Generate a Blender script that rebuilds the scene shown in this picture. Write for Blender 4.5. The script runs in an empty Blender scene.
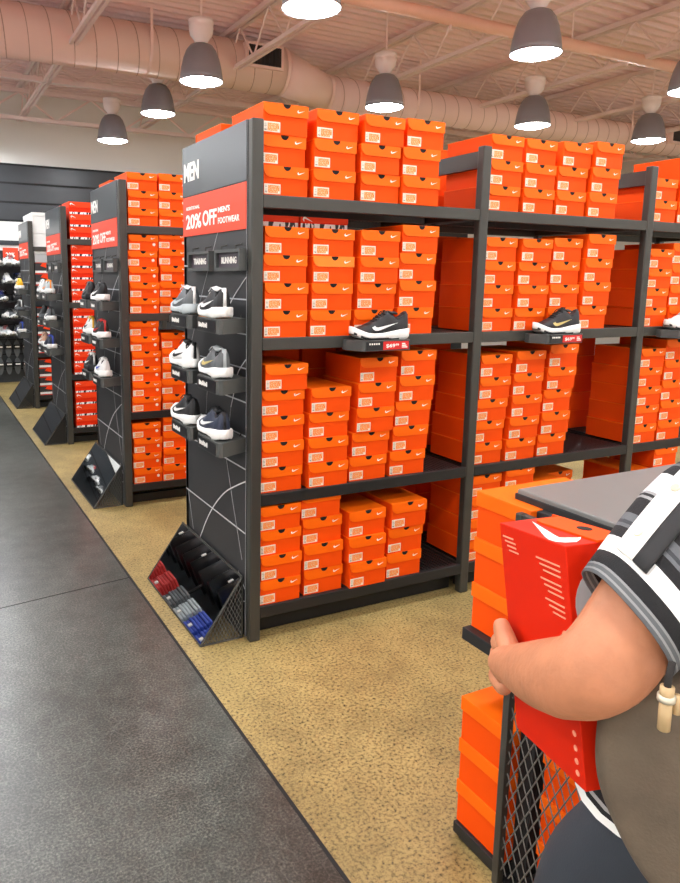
import bpy, bmesh, math, random
from mathutils import Vector, Matrix
random.seed(7)
SC = bpy.context.scene
COL = SC.collection
PI = math.pi
def V(*a): return Vector(a)
def lin(c):
    r = []
    for v in c:
        v = v/255.0
        r.append(v/12.92 if v <= .04045 else ((v+.055)/1.055)**2.4)
    return (r[0], r[1], r[2], 1.0)

# ------------------------------------------------------------------ materials
def nmat(name):
    m = bpy.data.materials.new(name); m.use_nodes = True
    nt = m.node_tree
    return m, nt, nt.nodes['Principled BSDF']
def mat(name, rgb, rough=.55, metal=0.0, vary=.06, scale=9.0, bump=0.0, bscale=120.0, spec=.5):
    m, nt, b = nmat(name)
    b.inputs['Roughness'].default_value = rough
    b.inputs['Metallic'].default_value = metal
    b.inputs['Specular IOR Level'].default_value = spec
    tc = nt.nodes.new('ShaderNodeTexCoord')
    nz = nt.nodes.new('ShaderNodeTexNoise'); nz.inputs['Scale'].default_value = scale; nz.inputs['Detail'].default_value = 4
    nt.links.new(tc.outputs['Object'], nz.inputs['Vector'])
    mr = nt.nodes.new('ShaderNodeMapRange'); mr.inputs[3].default_value = 1-vary; mr.inputs[4].default_value = 1+vary
    nt.links.new(nz.outputs['Fac'], mr.inputs[0])
    hs = nt.nodes.new('ShaderNodeHueSaturation'); hs.inputs['Color'].default_value = lin(rgb)
    nt.links.new(mr.outputs[0], hs.inputs['Value'])
    nt.links.new(hs.outputs[0], b.inputs['Base Color'])
    if bump:
        n2 = nt.nodes.new('ShaderNodeTexNoise'); n2.inputs['Scale'].default_value = bscale
        nt.links.new(tc.outputs['Object'], n2.inputs['Vector'])
        bp = nt.nodes.new('ShaderNodeBump'); bp.inputs['Strength'].default_value = bump; bp.inputs['Distance'].default_value = .01
        nt.links.new(n2.outputs['Fac'], bp.inputs['Height']); nt.links.new(bp.outputs[0], b.inputs['Normal'])
    return m
def emit_mat(name, rgb, strength):
    m, nt, b = nmat(name)
    b.inputs['Base Color'].default_value = lin(rgb)
    b.inputs['Emission Color'].default_value = lin(rgb)
    b.inputs['Emission Strength'].default_value = strength
    return m
def ramp(nt, stops, interp='LINEAR'):
    r = nt.nodes.new('ShaderNodeValToRGB'); cr = r.color_ramp; cr.interpolation = interp
    cr.elements[0].position = stops[0][0]; cr.elements[0].color = lin(stops[0][1])
    cr.elements[1].position = stops[1][0]; cr.elements[1].color = lin(stops[1][1])
    for p, c in stops[2:]:
        e = cr.elements.new(p); e.color = lin(c)
    return r
def speckle_floor(name, base, dark, light, rough, fine=160.0, amt=.5, blotch=1.3, lo=.40, hi=.62, crack=False):
    m, nt, b = nmat(name)
    tc = nt.nodes.new('ShaderNodeTexCoord')
    n1 = nt.nodes.new('ShaderNodeTexNoise'); n1.inputs['Scale'].default_value = fine; n1.inputs['Detail'].default_value = 5; n1.inputs['Roughness'].default_value = .7
    n2 = nt.nodes.new('ShaderNodeTexNoise'); n2.inputs['Scale'].default_value = blotch; n2.inputs['Detail'].default_value = 1.0
    for n in (n1, n2): nt.links.new(tc.outputs['Object'], n.inputs['Vector'])
    r1 = ramp(nt, [(lo, dark), (hi, light), ((lo+hi)/2, base)])
    nt.links.new(n1.outputs['Fac'], r1.inputs[0])
    r2 = ramp(nt, [(.34, (158, 156, 150)), (.66, (255, 255, 252))])
    n4 = nt.nodes.new('ShaderNodeTexNoise'); n4.inputs['Scale'].default_value = 9; n4.inputs['Detail'].default_value = 3; nt.links.new(tc.outputs['Object'], n4.inputs['Vector'])
    ad = nt.nodes.new('ShaderNodeMath'); ad.operation = 'MULTIPLY_ADD'; ad.inputs[1].default_value = .45; nt.links.new(n4.outputs['Fac'], ad.inputs[0])
    m9 = nt.nodes.new('ShaderNodeMath'); m9.operation = 'MULTIPLY'; m9.inputs[1].default_value = .55; nt.links.new(n2.outputs['Fac'], m9.inputs[0]); nt.links.new(m9.outputs[0], ad.inputs[2]); nt.links.new(ad.outputs[0], r2.inputs[0])
    mx = nt.nodes.new('ShaderNodeMix'); mx.data_type = 'RGBA'; mx.blend_type = 'MULTIPLY'; mx.inputs['Factor'].default_value = amt
    nt.links.new(r1.outputs[0], mx.inputs['A']); nt.links.new(r2.outputs[0], mx.inputs['B'])
    out = mx.outputs['Result']
    if crack:   # hairline crazing in the old concrete
        vo = nt.nodes.new('ShaderNodeTexVoronoi'); vo.feature = 'DISTANCE_TO_EDGE'; vo.inputs['Scale'].default_value = 17
        wn = nt.nodes.new('ShaderNodeTexNoise'); wn.inputs['Scale'].default_value = 6; wn.inputs['Detail'].default_value = 3
        va_ = nt.nodes.new('ShaderNodeVectorMath'); va_.operation = 'MULTIPLY_ADD'; va_.inputs[1].default_value = (.12, .12, .12)
        nt.links.new(tc.outputs['Object'], wn.inputs['Vector']); nt.links.new(wn.outputs['Color'], va_.inputs[0]); nt.links.new(tc.outputs['Object'], va_.inputs[2])
        nt.links.new(va_.outputs[0], vo.inputs['Vector'])
        rc = ramp(nt, [(0, (150, 150, 150)), (.035, (0, 0, 0))]); nt.links.new(vo.outputs['Distance'], rc.inputs[0])
        m3 = nt.nodes.new('ShaderNodeMath'); m3.operation = 'MULTIPLY'; nt.links.new(rc.outputs[0], m3.inputs[0]); nt.links.new(wn.outputs['Fac'], m3.inputs[1])
        m2 = nt.nodes.new('ShaderNodeMix'); m2.data_type = 'RGBA'; m2.inputs['B'].default_value = lin((150, 150, 142))
        nt.links.new(m3.outputs[0], m2.inputs['Factor']); nt.links.new(out, m2.inputs['A']); out = m2.outputs['Result']
    nt.links.new(out, b.inputs['Base Color'])
    mr = nt.nodes.new('ShaderNodeMapRange'); mr.inputs[3].default_value = rough-.08; mr.inputs[4].default_value = rough+.12
    b.inputs['Roughness'].default_value = rough+.04
    bp = nt.nodes.new('ShaderNodeBump'); bp.inputs['Strength'].default_value = .03; bp.inputs['Distance'].default_value = .002
    nt.links.new(n1.outputs['Fac'], bp.inputs['Height']); nt.links.new(bp.outputs[0], b.inputs['Normal'])
    return m
def stripes_mat(name, stops, period):
    """woven stripes running round the garment, read from the second UV coordinate (metres from the hem)"""
    m, nt, b = nmat(name)
    b.inputs['Roughness'].default_value = .85
    uv = nt.nodes.new('ShaderNodeUVMap'); uv.uv_map = 'UVMap'
    sp = nt.nodes.new('ShaderNodeSeparateXYZ'); nt.links.new(uv.outputs[0], sp.inputs[0])
    dv = nt.nodes.new('ShaderNodeMath'); dv.operation = 'DIVIDE'; dv.inputs[1].default_value = period
    fr = nt.nodes.new('ShaderNodeMath'); fr.operation = 'FRACT'
    nt.links.new(sp.outputs[1], dv.inputs[0]); nt.links.new(dv.outputs[0], fr.inputs[0])
    r = ramp(nt, stops, 'CONSTANT'); nt.links.new(fr.outputs[0], r.inputs[0])
    nt.links.new(r.outputs[0], b.inputs['Base Color'])
    nz = nt.nodes.new('ShaderNodeTexNoise'); nz.inputs['Scale'].default_value = 420
    tc = nt.nodes.new('ShaderNodeTexCoord'); nt.links.new(tc.outputs['Object'], nz.inputs['Vector'])
    bp = nt.nodes.new('ShaderNodeBump'); bp.inputs['Strength'].default_value = .25; bp.inputs['Distance'].default_value = .004
    nt.links.new(nz.outputs['Fac'], bp.inputs['Height']); nt.links.new(bp.outputs[0], b.inputs['Normal'])
    return m
def print_mat(name, paper, ink, sx, sy, sz, thr=.5):
    """small illegible printing: rows of broken ink"""
    m, nt, b = nmat(name)
    b.inputs['Roughness'].default_value = .5
    tc = nt.nodes.new('ShaderNodeTexCoord')
    mp = nt.nodes.new('ShaderNodeMapping'); mp.inputs['Scale'].default_value = (sx, sy, sz)
    nz = nt.nodes.new('ShaderNodeTexNoise'); nz.inputs['Scale'].default_value = 1.0; nz.inputs['Detail'].default_value = 1
    nt.links.new(tc.outputs['Object'], mp.inputs[0]); nt.links.new(mp.outputs[0], nz.inputs['Vector'])
    r = ramp(nt, [(0, ink), (thr, paper)], 'CONSTANT'); nt.links.new(nz.outputs['Fac'], r.inputs[0])
    nt.links.new(r.outputs[0], b.inputs['Base Color'])
    return m

M = {}
M['box'] = mat('box_card_orange', (238, 78, 3), .62, vary=.05, scale=5, spec=.15)
M['lid'] = mat('box_lid_orange', (249, 104, 3), .55, vary=.04, scale=5, spec=.2)
M['lid2'] = mat('box_lid_amber', (252, 128, 8), .45, vary=.04, scale=5)
M['red'] = mat('box_card_red', (232, 46, 8), .6, vary=.05, scale=5, spec=.15)
M['red_lid'] = mat('box_lid_red', (242, 66, 18), .55, vary=.05, scale=5, spec=.25)
M['black_card'] = mat('box_card_black', (42, 41, 42), .6)
M['white_card'] = mat('box_card_white', (228, 228, 224), .6)
M['grey_card'] = mat('box_card_grey', (176, 176, 176), .6)
M['hole'] = mat('hole_shade', (16, 10, 8), .9)  # flat dark fill for the shaded inside of box openings
M['white'] = mat('white_print', (246, 243, 236), .5, vary=.02)
M['paper'] = mat('label_paper', (240, 226, 205), .5, vary=.02)
M['inkpanel'] = print_mat('label_orange_panel', (246, 128, 44), (226, 186, 140), 190, 1, 320, .45)
M['barcode'] = print_mat('label_barcode', (240, 232, 220), (60, 56, 54), 1, 1, 700, .48)
M['checker'] = print_mat('checker_strip', (240, 238, 234), (24, 22, 24), 75, 1, 20, .47)
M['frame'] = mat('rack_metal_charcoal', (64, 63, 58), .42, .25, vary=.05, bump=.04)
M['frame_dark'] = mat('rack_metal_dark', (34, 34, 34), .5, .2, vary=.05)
M['panel'] = mat('end_panel_charcoal', (62, 67, 70), .32, vary=.05, scale=3)
M['panel_low'] = mat('end_panel_black', (46, 46, 48), .5, vary=.08, scale=4)
M['line'] = mat('panel_line_grey', (224, 224, 226), .5, vary=.03)
M['line_dim'] = mat('panel_line_dim', (160, 160, 162), .5, vary=.03)
M['groove'] = mat('panel_groove_grey', (196, 198, 200), .45, vary=.03)
M['sign'] = mat('sale_sign_red', (230, 66, 30), .5, vary=.03)
M['tray'] = mat('tray_plastic', (70, 72, 70), .45, vary=.05)
M['tag_black'] = mat('tag_black', (22, 21, 24), .35)
M['tag_plum'] = mat('sign_plum', (64, 54, 62), .35)
M['tag_red'] = mat('tag_red', (212, 34, 32), .4)
M['mesh'] = mat('expanded_mesh', (104, 104, 100), .45, .3)
M['mirror'] = mat('mirror_glass', (236, 238, 238), .02, 1.0, vary=.0)
M['concrete'] = speckle_floor('floor_concrete_dark', (82, 85, 81), (40, 42, 40), (136, 137, 128), .26, 120, 1.0, 1.0, .32, .68, crack=True)
M['tan'] = speckle_floor('floor_tan_speckle', (152, 131, 80), (46, 38, 22), (180, 158, 102), .45, 85, .6, 2.0, .34, .56)
M['bounce_floor'] = mat('floor_bounce_pale', (232, 230, 224), .4, vary=.03)
M['seam'] = mat('floor_joint', (26, 25, 24), .8)
M['wallw'] = mat('wall_paint_white', (242, 240, 234), .8, vary=.03, scale=2)
M['wallg'] = mat('wall_paint_grey', (120, 118, 114), .8, vary=.03, scale=2)
M['slat'] = mat('slatwall_dark', (46, 50, 54), .35, vary=.05)
M['slat_gap'] = mat('slatwall_gap', (14, 14, 15), .7)
M['deck'] = mat('roof_deck_bounce_tint', (252, 226, 222), .6, vary=.04, scale=3)  # white deck with the orange bounce light tinted into its colour
M['joist'] = mat('joist_bounce_tint', (250, 228, 222), .55, vary=.06, scale=3)  # joists carry the same pink bounce light in their colour
M['duct'] = mat('duct_salmon', (252, 222, 212), .75, vary=.04, scale=2)  # pale salmon over the whole duct
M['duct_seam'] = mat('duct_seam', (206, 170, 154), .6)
M['grille'] = mat('grille_dark', (40, 36, 36), .6)
M['pipe'] = mat('sprinkler_pipe_salmon', (240, 190, 166), .5)  # even salmon base colour
M['shade'] = mat('lamp_shade_grey', (138, 134, 138), .38, .15, vary=.04)
M['housing'] = mat('lamp_housing_white', (244, 228, 222), .5)
M['lens'] = emit_mat('lamp_lens', (247, 251, 255), 70.0)
M['panel_light'] = emit_mat('lightbox', (250, 250, 246), 1.1)
M['gtop'] = mat('gondola_top_grey', (112, 113, 110), .42, vary=.04)
M['held_shaded'] = mat('held_box_card_shaded', (208, 34, 4), .55, vary=.04, spec=.15)  # orange card darkened to red: the shade of its left face is in the colour
M['print_soft'] = mat('soft_white_print', (244, 160, 128), .5, vary=.02)
M['rubber'] = mat('black_rubber', (30, 30, 31), .7)
M['skin'] = mat('skin', (190, 126, 90), .5, vary=.24, scale=26, bump=.10, bscale=110)
M['nail'] = mat('nail', (214, 160, 132), .35, vary=.02)
M['hair'] = mat('hair_grey_brown', (110, 92, 78), .6, vary=.15, scale=60)
M['trousers'] = mat('trousers_charcoal', (44, 50, 58), .75, vary=.08, bump=.08, bscale=300)
M['bag'] = mat('bag_suede_taupe', (96, 84, 69), .9, vary=.6, scale=11, bump=.15, bscale=260)
M['bag_dark'] = mat('bag_strap_dark', (38, 33, 30), .8)
M['toggle'] = mat('toggle_tan', (190, 162, 118), .5, vary=.06)
M['snap'] = mat('snap_pearl', (214, 206, 184), .3, .4)
BK, WH, GR = (22, 22, 24), (232, 234, 230), (98, 101, 104)
M['sleeve'] = stripes_mat('shirt_sleeve_stripes', [(0, GR), (.015, (150, 152, 152)), (.025, GR), (.045, (140, 142, 142)), (.055, BK), (.13, WH), (.22, BK), (.28, GR), (.30, (60, 62, 66)), (.32, GR), (.36, BK), (.46, (150, 150, 150)), (.475, BK), (.49, (150, 150, 150)), (.505, WH), (.63, BK), (.70, GR), (.72, BK), (.74, GR), (.76, BK), (.84, (150, 150, 150)), (.855, BK), (.87, WH)], .26)
M['torso'] = stripes_mat('shirt_torso_stripes', [(0, WH), (.06, BK), (.10, (170, 170, 170)), (.13, BK), (.30, GR), (.36, WH), (.56, BK), (.60, GR), (.64, BK), (.84, WH)], .16)

# ------------------------------------------------------------------ helpers
def obj(name, bm, m=None, parent=None, smooth=False):
    me = bpy.data.meshes.new(name)
    if isinstance(bm, bpy.types.Mesh): me = bm
    else:
        bmesh.ops.recalc_face_normals(bm, faces=bm.faces[:])
        bm.to_mesh(me); bm.free()
    if m is not None and len(me.materials) == 0:
        for k in (m if isinstance(m, (list, tuple)) else [m]): me.materials.append(k)
    if smooth:
        for p in me.polygons: p.use_smooth = True
    o = bpy.data.objects.new(name, me); COL.objects.link(o)
    if parent is not None: o.parent = parent
    return o
def thing(name, label, cat, loc=(0, 0, 0), rotz=0, group=None):
    o = bpy.data.objects.new(name, None); COL.objects.link(o)
    o.empty_display_size = .05
    o.location = loc; o.rotation_euler = (0, 0, rotz)
    o['label'] = label; o['category'] = cat
    if group: o['group'] = group
    return o
def tag(o, label, cat, group=None):
    o['label'] = label; o['category'] = cat
    if group: o['group'] = group
    return o
def struct(o):
    o['kind'] = 'structure'; return o
def kids(o): return [c for c in o.children]
def dup(root, loc, rotz, label, group=None):
    r = root.copy(); COL.objects.link(r); r.location = loc; r.rotation_euler = (0, 0, rotz); r['label'] = label
    if group: r['group'] = group
    for ch in kids(root):
        c = ch.copy(); COL.objects.link(c); c.parent = r
        for g in kids(ch):
            d = g.copy(); COL.objects.link(d); d.parent = c
    return r
def nbm(): return bmesh.new()
def box(bm, x0, x1, y0, y1, z0, z1, bev=0.0, mi=0):
    r = bmesh.ops.create_cube(bm, size=1.0)
    vs = r['verts']
    for v in vs:
        v.co = V(x0+(v.co.x+.5)*(x1-x0), y0+(v.co.y+.5)*(y1-y0), z0+(v.co.z+.5)*(z1-z0))
    fs = list({f for v in vs for f in v.link_faces})
    for f in fs: f.material_index = mi
    if bev:
        es = list({e for v in vs for e in v.link_edges})
        bmesh.ops.bevel(bm, geom=es, offset=bev, segments=2, affect='EDGES', profile=.5)
    return vs
def prism(bm, pts, ext, mi=0):
    """pts: planar loop of 3-D points; ext: extrusion vector"""
    e = Vector(ext)
    a = [bm.verts.new(p) for p in pts]; b = [bm.verts.new(Vector(p)+e) for p in pts]
    n = len(pts); fs = []
    fs.append(bm.faces.new(a)); fs.append(bm.faces.new(b[::-1]))
    for i in range(n):
        j = (i+1) % n
        fs.append(bm.faces.new([a[i], b[i], b[j], a[j]]))
    for f in fs: f.material_index = mi
    return fs
def tube(bm, pts, r, seg=8, cap=True, radii=None):
    pts = [Vector(p) for p in pts]; rings = []
    prev = None
    for i, p in enumerate(pts):
        if i == 0: d = pts[1]-p
        elif i == len(pts)-1: d = p-pts[i-1]
        else: d = (pts[i+1]-p).normalized()+(p-pts[i-1]).normalized()
        d.normalize()
        if prev is None:
            up = V(0, 0, 1) if abs(d.z) < .9 else V(1, 0, 0)
            a = d.cross(up).normalized()
        else:
            a = (prev-d*prev.dot(d)).normalized()
        prev = a; b = d.cross(a)
        rr = radii[i] if radii else r
        rings.append([bm.verts.new(p+(a*math.cos(t)+b*math.sin(t))*rr) for t in [2*PI*k/seg for k in range(seg)]])
    for i in range(len(rings)-1):
        for k in range(seg):
            bm.faces.new([rings[i][k], rings[i][(k+1) % seg], rings[i+1][(k+1) % seg], rings[i+1][k]])
    if cap:
        bm.faces.new(rings[0][::-1]); bm.faces.new(rings[-1])
    return rings
def lathe(bm, prof, seg=28, cx=0, cy=0, cap0=False, cap1=False):
    rings = [[bm.verts.new((cx+r*math.cos(2*PI*k/seg), cy+r*math.sin(2*PI*k/seg), z)) for k in range(seg)] for r, z in prof]
    for i in range(len(rings)-1):
        for k in range(seg):
            bm.faces.new([rings[i][k], rings[i][(k+1) % seg], rings[i+1][(k+1) % seg], rings[i+1][k]])
    if cap0: bm.faces.new(rings[0][::-1])
    if cap1: bm.faces.new(rings[-1])
def loft(bm, rings, closed=True, cap=True, uvs=None):
    L = [[bm.verts.new(p) for p in r] for r in rings]
    uvl = (bm.loops.layers.uv.get('UVMap') or bm.loops.layers.uv.new('UVMap')) if uvs else None
    n = len(L[0])
    for i in range(len(L)-1):
        for k in range(n if closed else n-1):
            j = (k+1) % n
            f = bm.faces.new([L[i][k], L[i][j], L[i+1][j], L[i+1][k]])
            if uvs:
                vals = [(k/n, uvs[i]), ((k+1)/n, uvs[i]), ((k+1)/n, uvs[i+1]), (k/n, uvs[i+1])]
                for lp, uv in zip(f.loops, vals): lp[uvl].uv = uv
    if cap and closed:
        for q, rg in ((0, L[0][::-1]), (-1, L[-1])):
            f = bm.faces.new(rg)
            if uvs:
                for lp in f.loops: lp[uvl].uv = (0, uvs[q])
    return L
def text_mesh(body, height, width=None, depth=.002, bold=.012, spacing=1.0):
    """lettering as a mesh in the local XZ plane, front towards -Y, origin bottom left"""
    cu = bpy.data.curves.new('lettering', 'FONT'); cu.body = body; cu.size = 1.0; cu.offset = bold; cu.space_character = spacing
    cu.extrude = .02; cu.resolution_u = 3
    o = bpy.data.objects.new('lettering', cu); COL.objects.link(o)
    bpy.context.view_layer.update()
    me = bpy.data.meshes.new_from_object(o.evaluated_get(bpy.context.evaluated_depsgraph_get()))
    bpy.data.objects.remove(o); bpy.data.curves.remove(cu)
    xs = [v.co.x for v in me.vertices]; ys = [v.co.y for v in me.vertices]
    x0, x1, y0, y1 = min(xs), max(xs), min(ys), max(ys)
    sy = height/(y1-y0); sx = sy if width is None else width/(x1-x0)
    for v in me.vertices:
        x, y, z = v.co
        v.co = V((x-x0)*sx, -(z/.02+1)*.5*depth, (y-y0)*sy)
    me.name = 'lettering'
    return me
SW = [(-.5, .02), (-.47, -.09), (-.40, -.155), (-.30, -.165), (-.18, -.13), (.5, .17), (-.16, .0), (-.28, -.025), (-.36, -.01), (-.385, .05), (-.365, .14), (-.345, .19), (-.42, .13)]
def swoosh(w): return [(x*w, z*w) for x, z in SW]

# ------------------------------------------------------------------ room
X0, X1, Y0, Y1, ZC = -6.0, 12.5, -6.0, 9.1, 4.4
SEAM = -.30
bm = nbm(); box(bm, -3.2, SEAM, -3.4, Y1, -.1, 0); struct(obj('floor', bm, M['concrete']))
bm = nbm(); box(bm, SEAM, X1, -3.4, Y1, -.1, 0); struct(obj('floor', bm, M['tan']))
bm = nbm(); box(bm, X0, X1, Y0, -3.4, -.1, 0); struct(obj('floor', bm, M['bounce_floor']))  # unseen floor behind the camera, made pale to bounce light onto the ceiling
bm = nbm(); box(bm, X0, -3.2, -3.4, Y1, -.1, 0); struct(obj('floor', bm, M['bounce_floor']))  # more pale floor added out of view for the ceiling bounce
bm = nbm(); box(bm, SEAM-.006, SEAM+.006, -3.4, Y1, -.002, .0015); struct(obj('trim_1', bm, M['seam']))
bm = nbm(); prism(bm, [(-3.2, .538, 0), (-3.2, .544, 0), (SEAM, .954, 0), (SEAM, .948, 0)], (0, 0, .0012)); struct(obj('trim_2', bm, M['seam']))
bm = nbm(); box(bm, X0, X1, Y1, Y1+.15, 0, ZC+.3); wb = struct(obj('wall_back', bm, M['wallw']))
bm = nbm(); box(bm, X0-.15, X0, Y0, Y1, 0, ZC+.3); struct(obj('wall_left', bm, M['wallw']))  # side and front walls out of view, kept white to bounce light upward
bm = nbm(); box(bm, X1, X1+.15, Y0, Y1, 0, ZC+.3); struct(obj('wall_right', bm, M['wallw']))
bm = nbm(); box(bm, X0, X1, Y0-.15, Y0, 0, ZC+.3); struct(obj('wall_front', bm, M['wallw']))
# corrugated roof deck: ribs run along x
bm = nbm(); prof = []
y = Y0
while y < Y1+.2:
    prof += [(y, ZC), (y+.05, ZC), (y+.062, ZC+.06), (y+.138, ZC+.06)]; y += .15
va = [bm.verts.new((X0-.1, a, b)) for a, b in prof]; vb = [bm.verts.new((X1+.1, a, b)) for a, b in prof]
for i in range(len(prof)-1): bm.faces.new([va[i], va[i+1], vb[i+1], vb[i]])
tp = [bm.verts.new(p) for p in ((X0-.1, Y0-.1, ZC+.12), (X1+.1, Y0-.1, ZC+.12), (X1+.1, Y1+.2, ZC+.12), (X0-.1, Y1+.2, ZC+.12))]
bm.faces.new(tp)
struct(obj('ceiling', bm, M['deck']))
# open-web joists along y
jn = 0
for jx in [-5.05, -3.27, -1.49, .30, 2.08, 3.87, 5.65, 7.44, 9.2, 11.0]:
    bm = nbm()
    for s in (-1, 1):
        box(bm, jx+s*.012, jx+s*.05, Y0, Y1, ZC-.06, ZC-.005); box(bm, jx+s*.012, jx+s*.045, Y0, Y1, ZC-.47, ZC-.43)
        box(bm, jx+s*.012-.003, jx+s*.012+.003, Y0, Y1, ZC-.06, ZC-.02)
    y = Y0+.1; k = 0
    while y < Y1-.5:
        a, b = (ZC-.05, ZC-.44) if k % 2 == 0 else (ZC-.44, ZC-.05)
        tube(bm, [(jx, y, a), (jx, y+.36, b)], .011, 6); y += .36; k += 1
    jn += 1
    struct(obj('roof_beam', bm, M['joist']))
# girders and bridging near the back wall, and a few cross pipes
for gy, gz, h in ((6.6, 3.98, .06), (8.3, 3.85, .06)):
    bm = nbm(); box(bm, X0, X1, gy-.04, gy+.04, gz-.05, gz); box(bm, X0, X1, gy-.04, gy+.04, gz+.32, gz+.37)
    x = X0+.2; k = 0
    while x < X1-.6:
        a, b = (gz+.33, gz-.02) if k % 2 == 0 else (gz-.02, gz+.33)
        tube(bm, [(x, gy, a), (x+.5, gy, b)], .016, 6); x += .5; k += 1
    struct(obj('roof_beam', bm, M['joist']))
for py, pz, r in ((2.6, 3.93, .055), (.3, 3.95, .05), (6.05, 4.2, .03)):
    o = thing('sprinkler_pipe', {2.6: 'salmon coloured sprinkler pipe running above the lamps at upper right', .3: 'salmon coloured sprinkler pipe nearest to the shopper, high overhead', 6.05: 'thin salmon coloured sprinkler pipe just behind the round air duct'}[py], 'pipe', (0, py, pz))
    bm = nbm(); tube(bm, [(X0, 0, 0), (X1, 0, 0)], r, 12); obj('pipe_run', bm, M['pipe'], o, True)
    for k in range(7):
        bm = nbm(); hx = -4.6+k*2.3
        tube(bm, [(hx, 0, r*.8), (hx, 0, ZC-pz)], .008, 6); obj('hanger_rod', bm, M['joist'], o)
        bm = nbm(); lathe(bm, [(.012, -r*.9), (.012, -r-.03), (.028, -r-.035), (.028, -r-.04), (.004, -r-.05)], 10, hx+.8, 0); obj('sprinkler_head', bm, M['joist'], o)

# air duct: fat run, eccentric reducer, thin run
o = thing('air_duct', 'salmon coloured round spiral air duct with a square side grille under the roof', 'duct', (0, 5.2, 0))
YD = 0
def ring(x, r, zb, n=28): return [V(x, YD+r*math.cos(2*PI*k/n), zb+r+r*math.sin(2*PI*k/n)) for k in range(n)]
bm = nbm(); loft(bm, [ring(X0, .26, 3.79), ring(2.72, .26, 3.79)]); obj('duct_run', bm, M['duct'], o, True)
bm = nbm(); loft(bm, [ring(2.72, .26, 3.79), ring(3.35, .2, 3.685)]); obj('reducer', bm, M['duct'], o, True)
bm = nbm(); loft(bm, [ring(3.35, .2, 3.685), ring(X1, .2, 3.685)]); obj('duct_run', bm, M['duct'], o, True)
for xa, xb, r_, zb in ((-4.0, 2.68, .26, 3.79), (3.38, 12.0, .2, 3.685)):
    bm = nbm(); n_ = int((xb-xa)/.22*24)
    tube(bm, [(xa+(xb-xa)*k/n_, r_*1.003*math.cos(2*PI*k/24), zb+r_+r_*1.003*math.sin(2*PI*k/24)) for k in range(n_+1)], .0055, 4)
    obj('spiral_seam', bm, M['duct_seam'], o)
bm = nbm(); loft(bm, [ring(2.70, .268, 3.782), ring(2.74, .268, 3.782)], cap=False); obj('band', bm, M['duct'], o)
bm = nbm(); loft(bm, [ring(3.33, .208, 3.677), ring(3.37, .208, 3.677)], cap=False); obj('band', bm, M['duct'], o)
for sx in (-1.4, 1.1, 4.6, 6.6, 8.6):
    r, zb = (.262, 3.788) if sx < 2.7 else (.202, 3.683)
    bm = nbm()
    for f in (-1, 1): box(bm, sx-.015, sx+.015, f*(r+.003)-.003, f*(r+.003)+.003, zb+r, ZC)
    loft(bm, [ring(sx-.015, r+.003, zb-.003), ring(sx+.015, r+.003, zb-.003)], cap=False)
    obj('hanger_strap', bm, M['duct'], o)
bm = nbm(); box(bm, 2.16, 2.62, -.30, -.12, 3.97, 4.23)
gr = obj('grille_box', bm, M['duct'], o)
bm = nbm(); box(bm, 2.19, 2.59, -.303, -.29, 4.0, 4.2, mi=0)
for k in range(9): box(bm, 2.2+k*.045, 2.206+k*.045, -.315, -.302, 4.0, 4.2)
obj('grille', bm, M['grille'], gr)

# a second side grille at the far right end of the thin duct
bm = nbm(); box(bm, 9.45, 9.95, -.27, -.1, 3.82, 4.05); g2 = obj('grille_box', bm, M['duct'], o)
bm = nbm(); box(bm, 9.48, 9.92, -.273, -.26, 3.85, 4.02); obj('grille', bm, M['grille'], g2)

# ------------------------------------------------------------------ lamps
lp = thing('pendant_lamp', 'lamp', 'lamp', (0, 0, 0))
bm = nbm()
pr = [(.07, .33), (.105, .315), (.14, .27), (.168, .2), (.187, .12), (.197, .05), (.203, .0), (.199, .0), (.193, .05), (.182, .12), (.163, .2), (.135, .265), (.1, .305), (.0, .315)]
lathe(bm, pr, 32); obj('lamp_shade', bm, M['shade'], lp, True)
bm = nbm(); lathe(bm, [(.0, .33), (.06, .33), (.065, .36), (.105, .41), (.115, .47), (.112, .475), (.112, .50), (.118, .505), (.115, .54), (.0, .545)], 20); obj('lamp_housing', bm, M['housing'], lp, True)
bm = nbm(); lathe(bm, [(.0, -.034), (.07, -.029), (.13, -.017), (.175, -.003), (.194, .008), (.192, .03), (.0, .035)], 28); obj('lens', bm, M['lens'], lp, True)
bm = nbm(); tube(bm, [(0, 0, .54), (0, 0, .95)], .007, 6); tube(bm, [(.03, 0, .54), (.012, 0, .6), (.012, 0, .95)], .004, 6); obj('hanging_cable', bm, M['joist'], lp)
names = {(1.24, 1.77): 'lamp cut by the top frame edge, above the front rack', (1.24, 3.87): 'lamp left of the duct grille, before the fat duct',
         (1.43, 5.82): 'lamp just under the fat duct, second lamp from the back wall', (1.24, 7.24): 'smallest lamp, lowest in view before the white back wall',
         (3.3, 1.77): 'biggest whole lamp, high above the second bay of the front rack', (3.3, 3.87): 'lamp right above the front rack\'s first bay boxes',
         (5.33, 3.77): 'lamp before the thin duct, directly below the biggest lamp', (7.28, 3.7): 'lamp beside the far duct grille at upper right',
         (5.45, 1.9): 'lamp cut by the right frame edge, only its rim showing'}
first = True; used = set()
lamps = list(names)
for gx in (-4.9, -2.85, -.82, 1.24, 3.3, 5.4, 7.3, 9.4):
    for gy in (-4.5, -2.4, -.3, 1.77, 3.87, 5.6, 7.3):
        if not any(abs(gx-a)+abs(gy-b) < .7 for a, b in names) and not (gx > 1 and gy > 4) and not (gx > 5 and gy > 1): lamps.append((gx, gy))
lamps += [(-.45, 8.35), (-2.4, 8.35)]  # two unseen lamps added to brighten the back wall
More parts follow.
